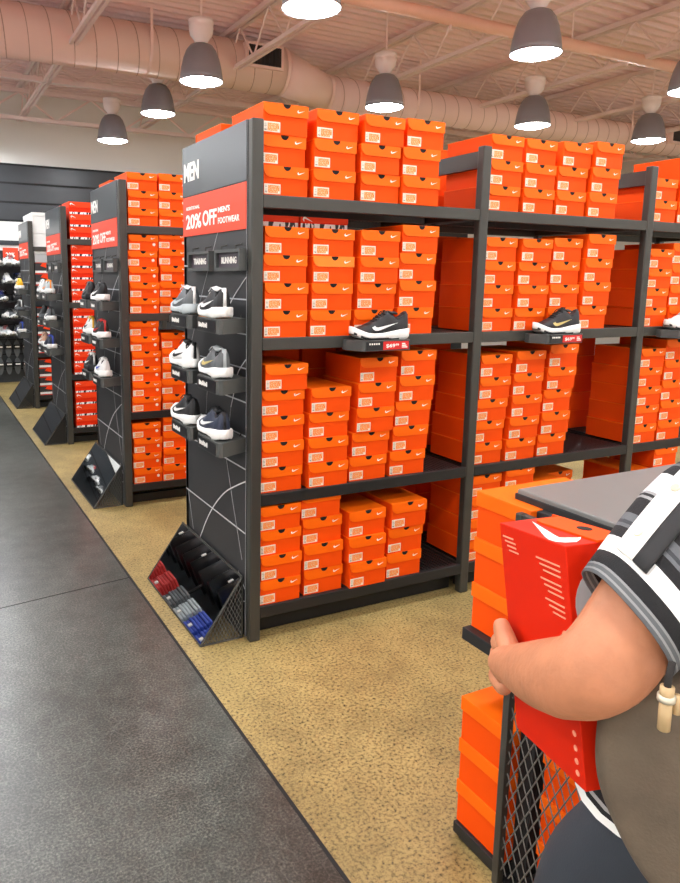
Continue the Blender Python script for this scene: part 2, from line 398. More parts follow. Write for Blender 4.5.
for x, y in lamps:
    if (x, y) in names: lb = 'grey dome pendant ' + names[(x, y)]
    else: lb = 'grey dome pendant lamp hanging outside the picture'
    if first: lp.location = (x, y, 3.55 if abs(y-5.82) < .01 else 3.45); lp['label'] = lb; lp['group'] = 'dome pendant lamps'; first = False
    else: dup(lp, (x, y, 3.55 if abs(y-5.82) < .01 else 3.45), 0, lb, 'dome pendant lamps' if (x, y) in names else 'dome pendant lamps out of view')

# ------------------------------------------------------------------ back wall fittings
bm = nbm(); box(bm, -3.2, 9.0, Y1-.10, Y1, 2.46, 3.30); box(bm, -3.2, 9, Y1-.08, Y1, 0, 2.02)
sp_ = struct(obj('slat_panel', bm, M['slat'])); sp_.parent = wb
bm = nbm()
for z in (3.29, 3.02, 2.74, 2.47): box(bm, -3.2, 9, Y1-.104, Y1-.09, z-.018, z+.012)
for k in range(8): box(bm, -3.2, 9, Y1-.083, Y1-.07, .2+k*.23, .215+k*.23)
g_ = struct(obj('slat_gap', bm, M['slat_gap'])); g_.parent = wb
bm = nbm(); box(bm, -3.2, 1.2, Y1-.10, Y1, 2.02, 2.46); lb_ = struct(obj('white_panel', bm, M['white_card'])); lb_.parent = wb
bm = nbm(); box(bm, -3.2, 1.2, Y1-.12, Y1-.1, 2.10, 2.17); q_ = struct(obj('rail', bm, M['slat'])); q_.parent = wb

# ------------------------------------------------------------------ shoes
def shoe_section(t):
    """half width, top height, base height along the shoe, t = 0 heel .. 1 toe"""
    def interp(tab):
        for (a, b), (c, d) in zip(tab, tab[1:]):
            if t <= c:
                u = (t-a)/(c-a) if c > a else 0; u = u*u*(3-2*u); return b+(d-b)*u
        return tab[-1][1]
    w = interp([(0, .016), (.04, .030), (.15, .037), (.35, .036), (.55, .043), (.72, .0485), (.88, .041), (.96, .025), (1, .008)])
    h = interp([(0, .112), (.05, .126), (.12, .110), (.22, .099), (.30, .116), (.38, .132), (.5, .111), (.65, .083), (.8, .065), (.92, .054), (1, .040)])
    return w, h
LS = .30
def side_y(t, z, zb=.03):
    w, h = shoe_section(t); u = max(0, min(1, (z-zb)/(h-zb)))
    return w*(1-u**2.3)**.5*.98
def make_shoe_meshes(cols, key, sw=None):
    """cols: upper, sole, accent, swoosh materials"""
    up, so, ac, swm = cols[:4]
    osm = cols[4] if len(cols) > 4 else M['rubber']; ot = .010 if len(cols) > 4 else 0
    D = {}
    bm = nbm(); rings = []
    for i in range(25):
        t = i/24; w, h = shoe_section(t); zb = .028 + (.012*((t-.7)/.3)**2 if t > .7 else 0)
        pts = []
        for k in range(15):
            a = PI*k/14; c, s = math.cos(a), math.sin(a)
            yy = w*.98*math.copysign(abs(c)**.75, c); zz = zb+(h-zb)*abs(s)**.8
            pts.append(V(t*LS, yy, zz))
        rings.append(pts)
    loft(bm, rings, closed=True); D['upper'] = (bm, up)
    # sole with a flared heel, waved upper edge and a toe spring
    bm = nbm(); rings = []
    for i in range(27):
        t = -.035+1.06*i/26; tt = max(0, min(1, t)); w, h = shoe_section(tt)
        w = max(.010, w+.006+(.006 if .02 < tt < .2 else 0)); zb = (.03*((tt-.72)/.28)**2 if tt > .72 else 0)+(.010*((.1-tt)/.1) if tt < .1 else 0)
        zt = .040+.010*math.cos(tt*PI*1.6)+(.02*((tt-.72)/.28)**2 if tt > .72 else 0)
        if i in (0, 26): w *= .5
        x = t*LS
        rings.append([V(x, -w*.9, zb), V(x, -w*1.02, zb+.012), V(x, -w, zt-.004), V(x, -w*.93, zt), V(x, w*.93, zt), V(x, w, zt-.004), V(x, w*1.02, zb+.012), V(x, w*.9, zb)])
    loft(bm, rings); D['sole'] = (bm, so)
    bm = nbm(); rings = []
    for i in range(27):
        t = -.02+1.03*i/26; tt = max(0, min(1, t)); w, h = shoe_section(tt); w = max(.008, w+.002)
        zb = (.03*((tt-.72)/.28)**2 if tt > .72 else 0)+(.010*((.1-tt)/.1) if tt < .1 else 0)
        if i in (0, 26): w *= .5
        x = t*LS; rings.append([V(x, -w, zb-.004), V(x, -w*1.10, zb+.006+ot), V(x, w*1.10, zb+.006+ot), V(x, w, zb-.004)])
    for r in rings:
        for p in r: p.z += .004
    loft(bm, rings); D['outsole'] = (bm, osm)
    # foot opening with padded collar
    bm = nbm(); prev = []
    rings = []
    for i in range(11):
        t = .035+.27*i/10; w, h = shoe_section(t); ww = .026*math.sin(PI*(i+.6)/11.2)**.5
        rings.append([V(t*LS, ww*c, h+.004*(1-abs(c))-.0015*abs(c)-(.004 if 2 < i < 9 else 0)) for c in (-1, -.6, 0, .6, 1)]+[V(t*LS, 0, h-.03)])
    loft(bm, rings); D['collar'] = (bm, M['rubber'] if up != M['rubber'] else M['tag_black'])
    bm = nbm(); rings = []
    for i in range(6):
        t = .26+.13*i/5; w, h = shoe_section(t); zz = h+.020*(1-i/5)
        rings.append([V(t*LS-.014*(1-i/5), yy, zz+dz) for yy, dz in ((-.020, -.006), (0, 0), (.020, -.006), (.018, -.014), (-.018, -.014))])
    loft(bm, rings); D['tongue'] = (bm, ac)
    bm = nbm()
    for i in range(6):
        t = .40+.045*i; w, h = shoe_section(t); wd = .017+.001*i
        a = V(t*LS, -wd, h-.004); b = V(t*LS+.006, 0, h+.004); c = V(t*LS, wd, h-.004)
        tube(bm, [a, b, c], .003, 5)
    w, h = shoe_section(.40)
    tube(bm, [(.42*LS, -.002, h+.002), (.44*LS, -.020, h-.002), (.47*LS, -.030, h-.018)], .0025, 5); tube(bm, [(.42*LS, .002, h+.002), (.44*LS, .020, h-.002), (.47*LS, .030, h-.018)], .0025, 5)
    D['laces'] = (bm, ac)
    bm = nbm()
    for s in (-1, 1):
        P = [(.46-x*.50, .060+z*.105) for x, z in SW]
        out = [V(t*LS, s*(side_y(t, z)+.0025), z) for t, z in P]; inn = [V(t*LS, s*(side_y(t, z)-.004), z) for t, z in P]
        a = [bm.verts.new(p) for p in out]; b = [bm.verts.new(p) for p in inn]
        bm.faces.new(a); bm.faces.new(b[::-1])
        for i in range(len(a)): bm.faces.new([a[i], b[i], b[(i+1) % len(a)], a[(i+1) % len(a)]])
    D['logo'] = (bm, swm)
    bm = nbm(); rings = []
    for i in range(5):
        t = -.004+.05*i/4; w, h = shoe_section(max(0, t)); w *= .42
        rings.append([V(t*LS-.002, w*c, .05+(h+.004-.05)*q) for c, q in ((-1, 0), (-.8, 1), (.8, 1), (1, 0))])
    loft(bm, rings); D['heel_tab'] = (bm, ac)
    out = {}
    for k, (bm, m) in D.items():
        bmesh.ops.recalc_face_normals(bm, faces=bm.faces[:])
        if k == 'logo': bmesh.ops.triangulate(bm, faces=bm.faces[:])
        me = bpy.data.meshes.new(k); bm.to_mesh(me); bm.free(); me.materials.append(m)
        if k not in ('logo',):
            for p in me.polygons: p.use_smooth = True
        out[k] = me
    return out
def cm(name, rgb, rough=.6): return mat(name, rgb, rough, vary=.08, scale=40, bump=.05, bscale=400)
SM = {'black': cm('knit_black', (26, 26, 28)), 'white': cm('knit_white', (228, 228, 226)), 'grey': cm('knit_grey', (92, 96, 98)), 'lgrey': cm('knit_pale_grey', (176, 184, 186)),
      'navy': cm('knit_navy', (38, 46, 66)), 'orange': cm('rubber_orange', (240, 140, 30)), 'red': cm('knit_red', (190, 44, 40)), 'blue': cm('knit_blue', (44, 72, 170)),
      'tan': cm('knit_tan', (196, 150, 122)), 'gold': cm('print_gold', (196, 178, 110)), 'yellow': cm('rubber_yellow', (246, 190, 40)), 'foam': cm('foam_white', (236, 236, 232), .5)}
SHOES = {}
def shoe(cols, loc, rot, label, grp, s=1.0):
    if cols not in SHOES:
        SHOES[cols] = make_shoe_meshes([SM[c] for c in cols], cols)
    o = thing('sneaker', label, 'shoe', loc, rot, grp); o.scale = (s, s, s)
    for k, me in SHOES[cols].items(): obj(k, me, None, o)
    return o

# ------------------------------------------------------------------ racks
W, PW, D, S, H = 1.2325, .0536, .8528, 2.169, 2.3
ZS = {'T': 1.9965, 'M': 1.3945, 'L': .6925, 'B': .1593}
def lines_mesh(path, r=.003):
    """flat painted line on the end panel, path in (y, z)"""
    bm = nbm()
    pts = [V(-.0006, a, b) for a, b in path]
    for p, q in zip(pts, pts[1:]):
        d = (q-p).normalized(); n = V(0, -d.z, d.y)*r
        e = d*r*.3
        prism(bm, [p-n-e, q-n+e, q+n+e, p+n-e], (-.0012, 0, 0))
    return bm
def smooth_path(P, n=40):
    out = []
    for i in range(len(P)-1):
        p0, p1, p2, p3 = P[max(i-1, 0)], P[i], P[i+1], P[min(i+2, len(P)-1)]
        for k in range(n//(len(P)-1)+1):
            t = k/(n//(len(P)-1)+1)
            f = lambda a, b, c, d: .5*(2*b+(c-a)*t+(2*a-5*b+4*c-d)*t*t+(3*b-a-3*c+d)*t**3)
            out.append((f(p0[0], p1[0], p2[0], p3[0]), f(p0[1], p1[1], p2[1], p3[1])))
    out.append(P[-1]); return out
def rotY(me_obj):   # lettering faces -x: local x -> -y
    me_obj.rotation_euler = (0, 0, -PI/2)
def build_rack(y0, nb, label, first):
    o = thing('shoe_rack', label, 'rack', (0, y0, 0))
    for k in range(nb+1):
        for yy in (0, D-.045):
            bm = nbm(); box(bm, k*W, k*W+PW, yy, yy+.045, 0.0, H, .006)
            obj('post', bm, M['frame'], o)
        if k:
            bm = nbm(); box(bm, k*W+.012, k*W+PW-.012, .045, D-.045, H-.10, H-.02)
            obj('side_rail', bm, M['frame'], o)
            bm = nbm(); box(bm, k*W+.02, k*W+PW-.02, .045, D-.045, .10, .15); obj('side_rail', bm, M['frame'], o)
    for k in range(nb):
        xa, xb = k*W+PW, (k+1)*W
        for nm, z in ZS.items():
            bm = nbm()
            box(bm, xa, xb, .004, .03, z-.052, z+.002, .003); box(bm, xa, xb, D-.03, D-.004, z-.052, z+.002)
            box(bm, xa, xa+.02, .03, D-.03, z-.045, z-.012); box(bm, xb-.02, xb, .03, D-.03, z-.045, z-.012)
            box(bm, xa, xb, D/2-.02, D/2+.02, z-.045, z-.012)
            if first:
                x = xa+.02
                while x < xb-.03:
                    box(bm, x, x+.014, .03, D-.03, z-.012, z); x += .0235
            else: box(bm, xa, xb, .03, D-.03, z-.012, z)
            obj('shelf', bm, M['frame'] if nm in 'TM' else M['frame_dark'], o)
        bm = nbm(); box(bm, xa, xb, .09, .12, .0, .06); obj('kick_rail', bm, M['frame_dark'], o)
    # end panel
    bm = nbm(); box(bm, 0, .022, .05, D, .01, 2.09); ep = obj('end_panel', bm, M['panel_low'], o)
    bm = nbm(); box(bm, -.004, .022, .05, D+.004, 2.055, H, .002); obj('header', bm, M['panel'], ep)
    bm = nbm(); box(bm, -.001, .0, .0485, .052, .01, H); obj('edge_strip', bm, M['line_dim'], ep)
    bm = nbm()
    for z in (.506, .806, .957, 1.11, 1.26, 1.41, 1.56, 1.71): box(bm, -.001, .001, .055, D-.002, z-.003, z+.003)
    obj('groove', bm, M['groove'], ep)
    # thin ball-court style lines
    bm = lines_mesh(smooth_path([(.638, .291), (.548, .41), (.456, .508), (.36, .588), (.264, .652), (.14, .712), (.055, .75)]), .0028); obj('line_pattern', bm, M['line'], ep)
    for P in ([(.378, 1.86), (.593, 1.569), (.74, 1.333)], [(.283, .828), (.20, .62), (.088, .37)], [(.818, .509), (.74, .306)], [(.523, 1.091), (.54, .98)], [(.283, .828), (.26, .90), (.221, 1.064)]):
        bm = lines_mesh(P, .002); obj('line_pattern', bm, M['line_dim'], ep)
    for P in ([(.055, 1.655), (.113, 1.619), (.228, 1.539), (.37, 1.389)], [(.055, 1.30), (.142, 1.23), (.194, 1.118), (.221, 1.064)], [(.055, .18), (.16, .14)], [(.13, .30), (.055, .24)]):
        bm = lines_mesh(smooth_path(P), .0025); obj('line_pattern', bm, M['line'], ep)
    t = obj('lettering', text_mesh('MEN', .090, .212, .002, .03), M['white'], ep); rotY(t); t.location = (-.004, .827, 2.127)
    return o
RL = ['charcoal metal shoe rack nearest the front, three bays of orange boxes', 'second charcoal shoe rack, behind the nearest one, two box columns showing',
      'third charcoal shoe rack, of red boxes with patterned strips', 'farthest charcoal shoe rack, of black boxes under white cartons']
RN = ['nearest rack', 'second rack', 'third rack', 'farthest rack']
MEW = {}
for i in range(4):
    y0 = i*S
    build_rack(y0, 3 if i == 0 else 1, RL[i], i == 0)
    sg = thing('sale_sign', 'red sale sign with white lettering on the end panel of the '+RN[i], 'sign', (-.001, y0, 0), 0, 'red sale signs')
    bm = nbm(); box(bm, -.004, 0, .052, D-.004, 1.858, 2.052, .001); obj('sign_board', bm, M['sign'], sg)
    if not MEW:
        for k, a in {'ADDITIONAL': (.017, .195, .012), '20%': (.072, .218, .022), 'OFF': (.073, .180, .022), "MEN'S": (.026, .139, .02), 'FOOTWEAR': (.028, .245, .016)}.items(): MEW[k] = text_mesh(k, a[0], a[1], .0012, a[2])
    for k, y, z in (('ADDITIONAL', .80, 1.986), ('20%', .802, 1.892), ('OFF', .563, 1.896), ("MEN'S", .365, 1.946), ('FOOTWEAR', .365, 1.896)):
        t = obj('lettering', MEW[k], M['white'], sg); rotY(t); t.location = (-.004, y, z)
    # framed category signs
    if i < 3:
        for q, (ya, yb, w_) in enumerate(((.385, .70, 'TRAINING'), (.025, .335, 'RUNNING'))):
            cs = thing('category_sign', '%s %s category sign in a dark frame on the %s' % ('farther' if q == 0 else 'nearer', w_.lower(), RN[i]), 'sign', (0, y0, 0), 0, 'framed category signs')
            ya += .02; yb -= .005
            bm = nbm()
            box(bm, -.038, -.004, ya, yb, 1.683, 1.697); box(bm, -.038, -.004, ya, yb, 1.762, 1.776); box(bm, -.038, -.004, ya, ya+.014, 1.697, 1.762); box(bm, -.038, -.004, yb-.014, yb, 1.697, 1.762)
            obj('sign_frame', bm, M['tray'], cs)
            bm = nbm(); box(bm, -.022, -.006, ya+.012, yb-.012, 1.695, 1.764); obj('sign_face', bm, M['tag_plum'], cs)
            for hy in (ya+.06, yb-.06):
                bm = nbm(); tube(bm, [(-.03, hy, 1.776), (-.03, hy, 1.79), (-.004, hy, 1.795), (.001, hy, 1.80)], .0035, 6); obj('hook', bm, M['frame'], cs)
            k = 'c'+w_
            if k not in MEW: MEW[k] = text_mesh(w_, .03, .17, .0012, .03)
            t = obj('lettering', MEW[k], M['white'], cs); rotY(t); t.location = (-.0225, yb-.05, 1.714)
    # foot mirror wedge
    fm = thing('foot_mirror', ['low slanted foot mirror reflecting dark clothes at the nearest rack', 'low slanted foot mirror at the foot of the second rack', 'low slanted foot mirror at the foot of the third rack', 'low slanted foot mirror at the foot of the farthest rack'][i], 'mirror', (0, y0, 0), 0, 'foot mirrors')
    ya, yb = .062, .885
    A, B, C_ = V(-.215, 0, .004), V(-.012, 0, .004), V(-.012, 0, .297)
    bm = nbm()
    for yy in (ya, yb): tube(bm, [A+V(0, yy, 0), B+V(0, yy, 0), C_+V(0, yy, 0), A+V(0, yy, 0)], .006, 6)
    for P in (A, C_): tube(bm, [P+V(0, ya, 0), P+V(0, yb, 0)], .006, 6)
    obj('wire_frame', bm, M['frame'], fm)
    bm = nbm(); nrm = V(-.293, 0, .203).normalized()*.003
    prism(bm, [A+V(.002, ya+.008, .003), A+V(.002, yb-.008, .003), C_+V(-.002, yb-.008, -.003), C_+V(-.002, ya+.008, -.003)], nrm); obj('mirror_pane', bm, M['mirror'], fm)
    for yy in (ya, yb-.004):
        if i == 2: bm = nbm(); prism(bm, [A+V(.012, yy, .003), B+V(0, yy, .003), C_+V(0, yy, -.012)], (0, .004, 0)); obj('side_plate', bm, M['frame_dark'], fm)
    if i != 2:
        # expanded metal side: two families of slanted strands clipped to the triangle
        tri = [(-.205, .008), (-.014, .008), (-.014, .285)]
        def clip(p, d):
            ts = []
            for (ax, az), (bx, bz) in zip(tri, tri[1:]+tri[:1]):
                ex, ez = bx-ax, bz-az; den = d[0]*ez-d[1]*ex
                if abs(den) < 1e-9: continue
                t = ((ax-p[0])*ez-(az-p[1])*ex)/den; u = ((ax-p[0])*d[1]-(az-p[1])*d[0])/den
                if -1e-6 <= u <= 1+1e-6: ts.append(t)
            return (min(ts), max(ts)) if len(ts) >= 2 else None
        for yy in (ya, yb):
            bm = nbm()
            for sgn in (-1, 1):
                d = (sgn*.45, .9)
                for k in range(-14, 16):
                    p = (-.11+k*.018, 0.1); c = clip(p, d)
                    if c and c[1]-c[0] > .01:
                        tube(bm, [(p[0]+d[0]*c[0], yy, p[1]+d[1]*c[0]), (p[0]+d[0]*c[1], yy, p[1]+d[1]*c[1])], .0016, 4)
            obj('side_mesh', bm, M['mesh'], fm)
    bm = nbm(); box(bm, -.012, -.006, ya, yb, .004, .297); obj('back_plate', bm, M['frame_dark'], fm)

# display trays with shoes on the end panels
def tray_proto():
    o = thing('display_tray', '', 'tray')
    bm = nbm()
    loop = [(0, .055), (-.135, -.008), (-.150, .0), (-.156, .018), (-.156, .24), (-.150, .252), (-.135, .257), (0, .215)]
    prism(bm, [V(x, y, 0) for x, y in loop], (0, 0, .062)); 
    obj('tray_body', bm, M['tray'], o)
    bm = nbm(); box(bm, -.1585, -.1565, .018, .24, .006, .056); lb = obj('tray_label', bm, M['tag_black'], o)
    bm = nbm()
    for k in range(7): box(bm, -.160, -.158, .205-k*.015, .214-k*.015, .020+.002*(k % 2), .042-.003*(k % 3))
    obj('lettering', bm, M['white'], lb)
    bm = nbm(); tube(bm, [(0, .1, .05), (-.004, .1, .075), (-.01, .1, .06)], .003, 5); obj('hook', bm, M['frame'], o)
    return o
SPEC = [  # rack, [(row, side, cols, description)]
    (0, 0, 1, ('grey', 'lgrey', 'white', 'lgrey'), 'dark grey shoe with pale grey sole'), (0, 0, 0, ('black', 'foam', 'white', 'white', 'orange'), 'black and white shoe with orange sole'),
    (0, 1, 1, ('white', 'foam', 'black', 'black'), 'white shoe with black logo'), (0, 1, 0, ('grey', 'foam', 'lgrey', 'gold'), 'grey shoe with white sole and gold logo'),
    (0, 2, 1, ('black', 'foam', 'black', 'white'), 'black shoe with white logo and white sole'), (0, 2, 0, ('navy', 'foam', 'black', 'white'), 'navy shoe with white logo and white sole'),
    (1, 0, 1, ('black', 'black', 'black', 'grey'), 'all-black shoe'), (1, 0, 0, ('black', 'foam', 'black', 'white'), 'black shoe with white sole'),
    (1, 1, 1, ('white', 'foam', 'yellow', 'black'), 'white shoe with yellow tongue'), (1, 1, 0, ('black', 'foam', 'red', 'red'), 'black shoe with red laces'),
    (1, 2, 1, ('black', 'black', 'white', 'white'), 'black shoe with white laces'), (1, 2, 0, ('white', 'foam', 'white', 'blue'), 'white shoe with blue logo'),
    (2, 0, 1, ('white', 'foam', 'white', 'lgrey'), 'all-white shoe'), (2, 0, 0, ('lgrey', 'foam', 'orange', 'orange'), 'pale grey shoe with orange tongue'),
    (2, 1, 1, ('black', 'grey', 'black', 'grey'), 'black shoe with grey sole'), (2, 1, 0, ('grey', 'foam', 'black', 'white'), 'grey shoe with white logo'),
    (2, 2, 1, ('tan', 'foam', 'tan', 'white'), 'tan shoe'), (2, 2, 0, ('navy', 'foam', 'blue', 'navy'), 'navy shoe with blue tongue'),
    (3, 0, 0, ('yellow', 'foam', 'yellow', 'white'), 'yellow shoe'), (3, 2, 0, ('navy', 'foam', 'blue', 'white'), 'navy shoe with white sole'), (3, 1, 0, ('black', 'grey', 'white', 'white'), 'black shoe with white laces')]
TZ = [1.418, 1.160, .888]; RW = ['top', 'middle', 'bottom']; TP = None
for r, row, side, cols, desc in SPEC:
    yy = r*S+(.0 if side == 0 else .37); sd = 'nearer' if side == 0 else 'farther'
    lb = '%s display tray of %s row on the end panel of the %s' % (sd, RW[row], RN[r])
    if TP is None: TP = tray_proto(); TP.location = (0, yy, TZ[row]); TP['label'] = lb; TP['group'] = 'display trays on the end panels'
    else: dup(TP, (0, yy, TZ[row]), 0, lb, 'display trays on the end panels')
    a = math.radians(87+random.uniform(-3, 4))
    shoe(cols, (-.108, yy+.035, TZ[row]+.062), a, '%s on %s tray, %s row, %s end' % (desc, sd, RW[row], RN[r]), 'display shoes', 1.0)

# trays clipped to the middle shelf fronts
def price_tray(x, y0, label, shoecols, shoelabel, full=True):
    o = thing('price_tray', label, 'tray', (x, y0, 1.335), 0, 'price trays on shelf fronts')
    bm = nbm(); prism(bm, [V(*p, 0) for p in ((-.155, .004), (-.16, -.03), (-.125, -.115), (-.115, -.122), (.125, -.122), (.135, -.115), (.135, .004))], (0, 0, .047)); obj('tray_body', bm, M['tray'], o)
    bm = nbm(); box(bm, -.11, .125, -.1245, -.1205, .004, .043); tl = obj('price_tag', bm, M['tag_black'], o)
    bm = nbm(); box(bm, -.02, .12, -.1255, -.1240, .005, .042); obj('red_panel', bm, M['tag_red'], tl)
    bm = nbm()
    for k in range(5): box(bm, -.095+k*.012, -.088+k*.012, -.1262, -.1242, .028, .036)
    obj('small_print', bm, M['white'], tl); bm = nbm()
    for k in range(3): box(bm, .082, .112-.006*k, -.1262, -.1242, .012+k*.008, .017+k*.008)
    obj('small_print', bm, M['white'], tl)
    t = obj('lettering', MEW.setdefault('p69', text_mesh('$69', .019, .05, .0012, .02)), M['white'], tl); t.location = (-.005, -.1255, .012)
    t = obj('lettering', MEW.setdefault('p99', text_mesh('99', .010, .018, .0012, .02)), M['white'], tl); t.location = (.047, -.1255, .021)
    shoe(shoecols, (x+.152, y0-.058, 1.382), math.radians(177), shoelabel, 'display shoes', .98)
price_tray(.615, 0, 'price tray clipped to the first bay middle shelf of the nearest rack', ('black', 'foam', 'black', 'white'), 'black shoe with white logo and sole on the first bay shelf edge')
price_tray(1.74, 0, 'price tray clipped to the second bay middle shelf of the nearest rack', ('black', 'foam', 'black', 'gold'), 'black shoe with pale gold logo on the second bay shelf edge')
price_tray(2.79, 0, 'price tray clipped to the third bay middle shelf, cut by frame edge', ('white', 'foam', 'lgrey', 'grey'), 'white and grey shoe on the third bay shelf edge')
price_tray(.50, S, 'price tray clipped to the middle shelf of the second rack', ('black', 'rubberless', 'black', 'white') if False else ('black', 'black', 'black', 'white'), 'black shoe on the middle shelf edge of the second rack')

# ------------------------------------------------------------------ shoeboxes
BM = {}
def bmesh_mesh(name, bm, *ms):
    bmesh.ops.recalc_face_normals(bm, faces=bm.faces[:])
    me = bpy.data.meshes.new(name); bm.to_mesh(me); bm.free()
    for m in ms: me.materials.append(m)
    return me
def arc(cx, cz, r, a0, a1, n): return [(cx+r*math.cos(math.radians(a0+(a1-a0)*k/n)), cz+r*math.sin(math.radians(a0+(a1-a0)*k/n))) for k in range(n+1)]
def box_meshes(kind, h, w=.212, d=.335):
    """meshes of one shoebox, front at y = -d/2, base at z = 0"""
    key = (kind, h, w, d)
    if key in BM: return BM[key]
    R = {}
    f = -d/2
    card = {'A': M['box'], 'Ad': M['box'], 'C': M['red'], 'D': M['black_card'], 'E': M['white_card'], 'G': M['grey_card'], 'B': M['box']}[kind]
    bm = nbm(); box(bm, -w/2+.002, w/2-.002, f+.004, d/2-.002, 0, h-.004, .0012); R['body'] = bmesh_mesh('shoebox', bm, card)
    if kind in ('A', 'Ad'):
        lh = h*.39; z0 = h-lh; r = .034; cx = .004; nr = .019
        loop = [(w/2, h), (w/2, z0)]+[(-w/2+r+(q-r)*1.0 if False else p, z) for p, z in arc(-w/2+r, z0+r, r, 270, 180, 8)]+[(-w/2, h)]+[(p, z) for p, z in arc(cx, h+.0005, nr, 180, 360, 10)]
        bm = nbm(); prism(bm, [V(x, f-.0015, z) for x, z in loop], (0, .005, 0))
        box(bm, -w/2, w/2, f+.0036, d/2, h-.0045, h, 0)
        R['lid'] = bmesh_mesh('lid', bm, M['lid'])
        bm = nbm(); prism(bm, [V(x, f+.0012, z) for x, z in [(cx-nr-.001, h-.0008)]+arc(cx, h-.0008, nr+.001, 180, 360, 10)], (0, .002, 0)); R['thumb_hole_shade'] = bmesh_mesh('thumb_hole_shade', bm, M['hole'])  # dark patch in place of the shaded interior behind the notch
        bm = nbm(); fs = prism(bm, [V(w/2-.036+x, f-.0021, h-lh*.52+z) for x, z in swoosh(.036)], (0, .0008, 0)); bmesh.ops.triangulate(bm, faces=bm.faces[:]); R['logo'] = bmesh_mesh('logo', bm, M['white'])
        lx, lw, lhh, lz = -w/2+.004, .076, .041, .008
        bm = nbm(); box(bm, lx, lx+lw, f+.0030, f+.0042, lz, lz+lhh, mi=0); box(bm, lx+.017, lx+lw-.004, f+.0026, f+.0034, lz+.004, lz+lhh-.005, mi=1); box(bm, lx+.003, lx+.014, f+.0026, f+.0034, lz+.004, lz+lhh-.004, mi=2); box(bm, lx+lw-.013, lx+lw-.005, f+.0022, f+.003, lz+.004, lz+.012, mi=0)
        R['size_label'] = bmesh_mesh('size_label', bm, M['paper'], M['inkpanel'], M['barcode'])
        if kind == 'Ad':
            bm = nbm(); prism(bm, [V(x, f+.0028, z) for x, z in arc(w/2-.03, h*.42, .0105, 0, 345, 14)], (0, .0014, 0)); R['price_dot'] = bmesh_mesh('price_dot', bm, M['paper'])
    elif kind == 'C':
        bm = nbm(); box(bm, -w/2, w/2, f, d/2, h*.55, h, .001); R['lid'] = bmesh_mesh('lid', bm, M['red_lid'])
        bm = nbm(); prism(bm, [V(-w/2+.036+x, f-.0008, h*.80-z*1.2) for x, z in swoosh(.052)], (0, .001, 0)); bmesh.ops.triangulate(bm, faces=bm.faces[:]); R['logo'] = bmesh_mesh('logo', bm, M['white'])
        bm = nbm(); box(bm, -w/2+.002, w/2-.002, f+.0026, f+.005, .003, .022); R['patterned_strip'] = bmesh_mesh('patterned_strip', bm, M['checker'])
    elif kind == 'D':
        bm = nbm(); prism(bm, [V(x, f-.001, z) for x, z in [(-.02, h), (w/2, h), (w/2, h*.62), (.03, h*.55), (-.05, h*.72)]], (0, .006, 0)); box(bm, -w/2, w/2, f+.005, d/2, h-.004, h); R['lid'] = bmesh_mesh('lid', bm, M['red_lid'])
        bm = nbm(); box(bm, -w/2+.004, w/2-.05, f+.0026, f+.0042, .012, .040); R['size_label'] = bmesh_mesh('size_label', bm, M['white_card'])
        bm = nbm(); box(bm, -w/2+.004, w/2-.05, f+.0026, f+.0042, .002, .010); R['colour_band'] = bmesh_mesh('colour_band', bm, M['red'])
    else:
        lh = .042
        bm = nbm(); box(bm, -w/2-.002, w/2+.002, f-.002, d/2+.002, h-lh, h, .0015); R['lid'] = bmesh_mesh('lid', bm, {'E': M['white_card'], 'G': M['white_card'], 'B': M['lid']}[kind])
    BM[key] = R
    return R
ORD = ['first', 'second', 'third', 'fourth', 'fifth', 'sixth', 'seventh']
NBOX = [0]
def put_box(kind, h, x, y, z, rot, label, group, w=.212, d=.335):
    R = box_meshes(kind, h, w, d)
    o = bpy.data.objects.new('shoebox', R['body']); COL.objects.link(o)
    o.location = (x, y, z); o.rotation_euler = (0, 0, rot)
    tag(o, label, 'shoebox', group)
    for k, me in R.items():
        if k == 'body': continue
        c = bpy.data.objects.new(k, me); COL.objects.link(c); c.parent = o
    NBOX[0] += 1
    return o
COLOR = {'A': 'orange', 'Ad': 'orange', 'C': 'red', 'D': 'black', 'E': 'white', 'G': 'grey', 'B': 'orange'}
SHN = {'T': 'top shelf', 'M': 'second shelf', 'L': 'third shelf', 'B': 'bottom shelf'}
def stack(kind, ri, bay, sh, ci, n, h, x, y0=None, lean=0.0, jit=.006, back=False, fwd=.0):
    yb = ri*S
    z = ZS[sh]+.0005
    rnd = random.Random(ri*1000+bay*100+ci*10+ord(sh)+(7 if back else 0))
    for k in range(n):
        kk = kind
        dx = rnd.uniform(-jit, jit)+lean*k; dy = rnd.uniform(-.006, .012)-fwd
        if back: yy = yb+D-.012-.1675-dy
        else: yy = yb+.012+.1675+dy
        up_ = 'lowest' if k == 0 else ('topmost' if k == n-1 else ORD[k]+' up')
        if back: lb = '%s shoebox turned backwards, %s, rear %s stack, %s, %s, %s' % (COLOR[kk], up_, ORD[ci], SHN[sh], ['end-panel bay', 'middle bay', 'edge bay'][bay], RN[ri])
        elif ri == 0: lb = '%s shoebox, %s in %s stack, %s, %s of nearest rack' % (COLOR[kk], up_, ORD[ci], SHN[sh], ['end-panel bay', 'middle bay', 'frame-edge bay'][bay])
        else: lb = '%s shoebox, %s in %s stack past the panel, %s of %s' % (COLOR[kk], up_, ORD[ci], SHN[sh], RN[ri])
        put_box(kk, h, x+dx, yy, z, (PI if back else 0)+rnd.uniform(-.012, .012), lb, 'shoeboxes on the '+RN[ri])
        z += h+.0006
PT = .2335
def colx(bay, c): return bay*W+.060+.107+PT*c
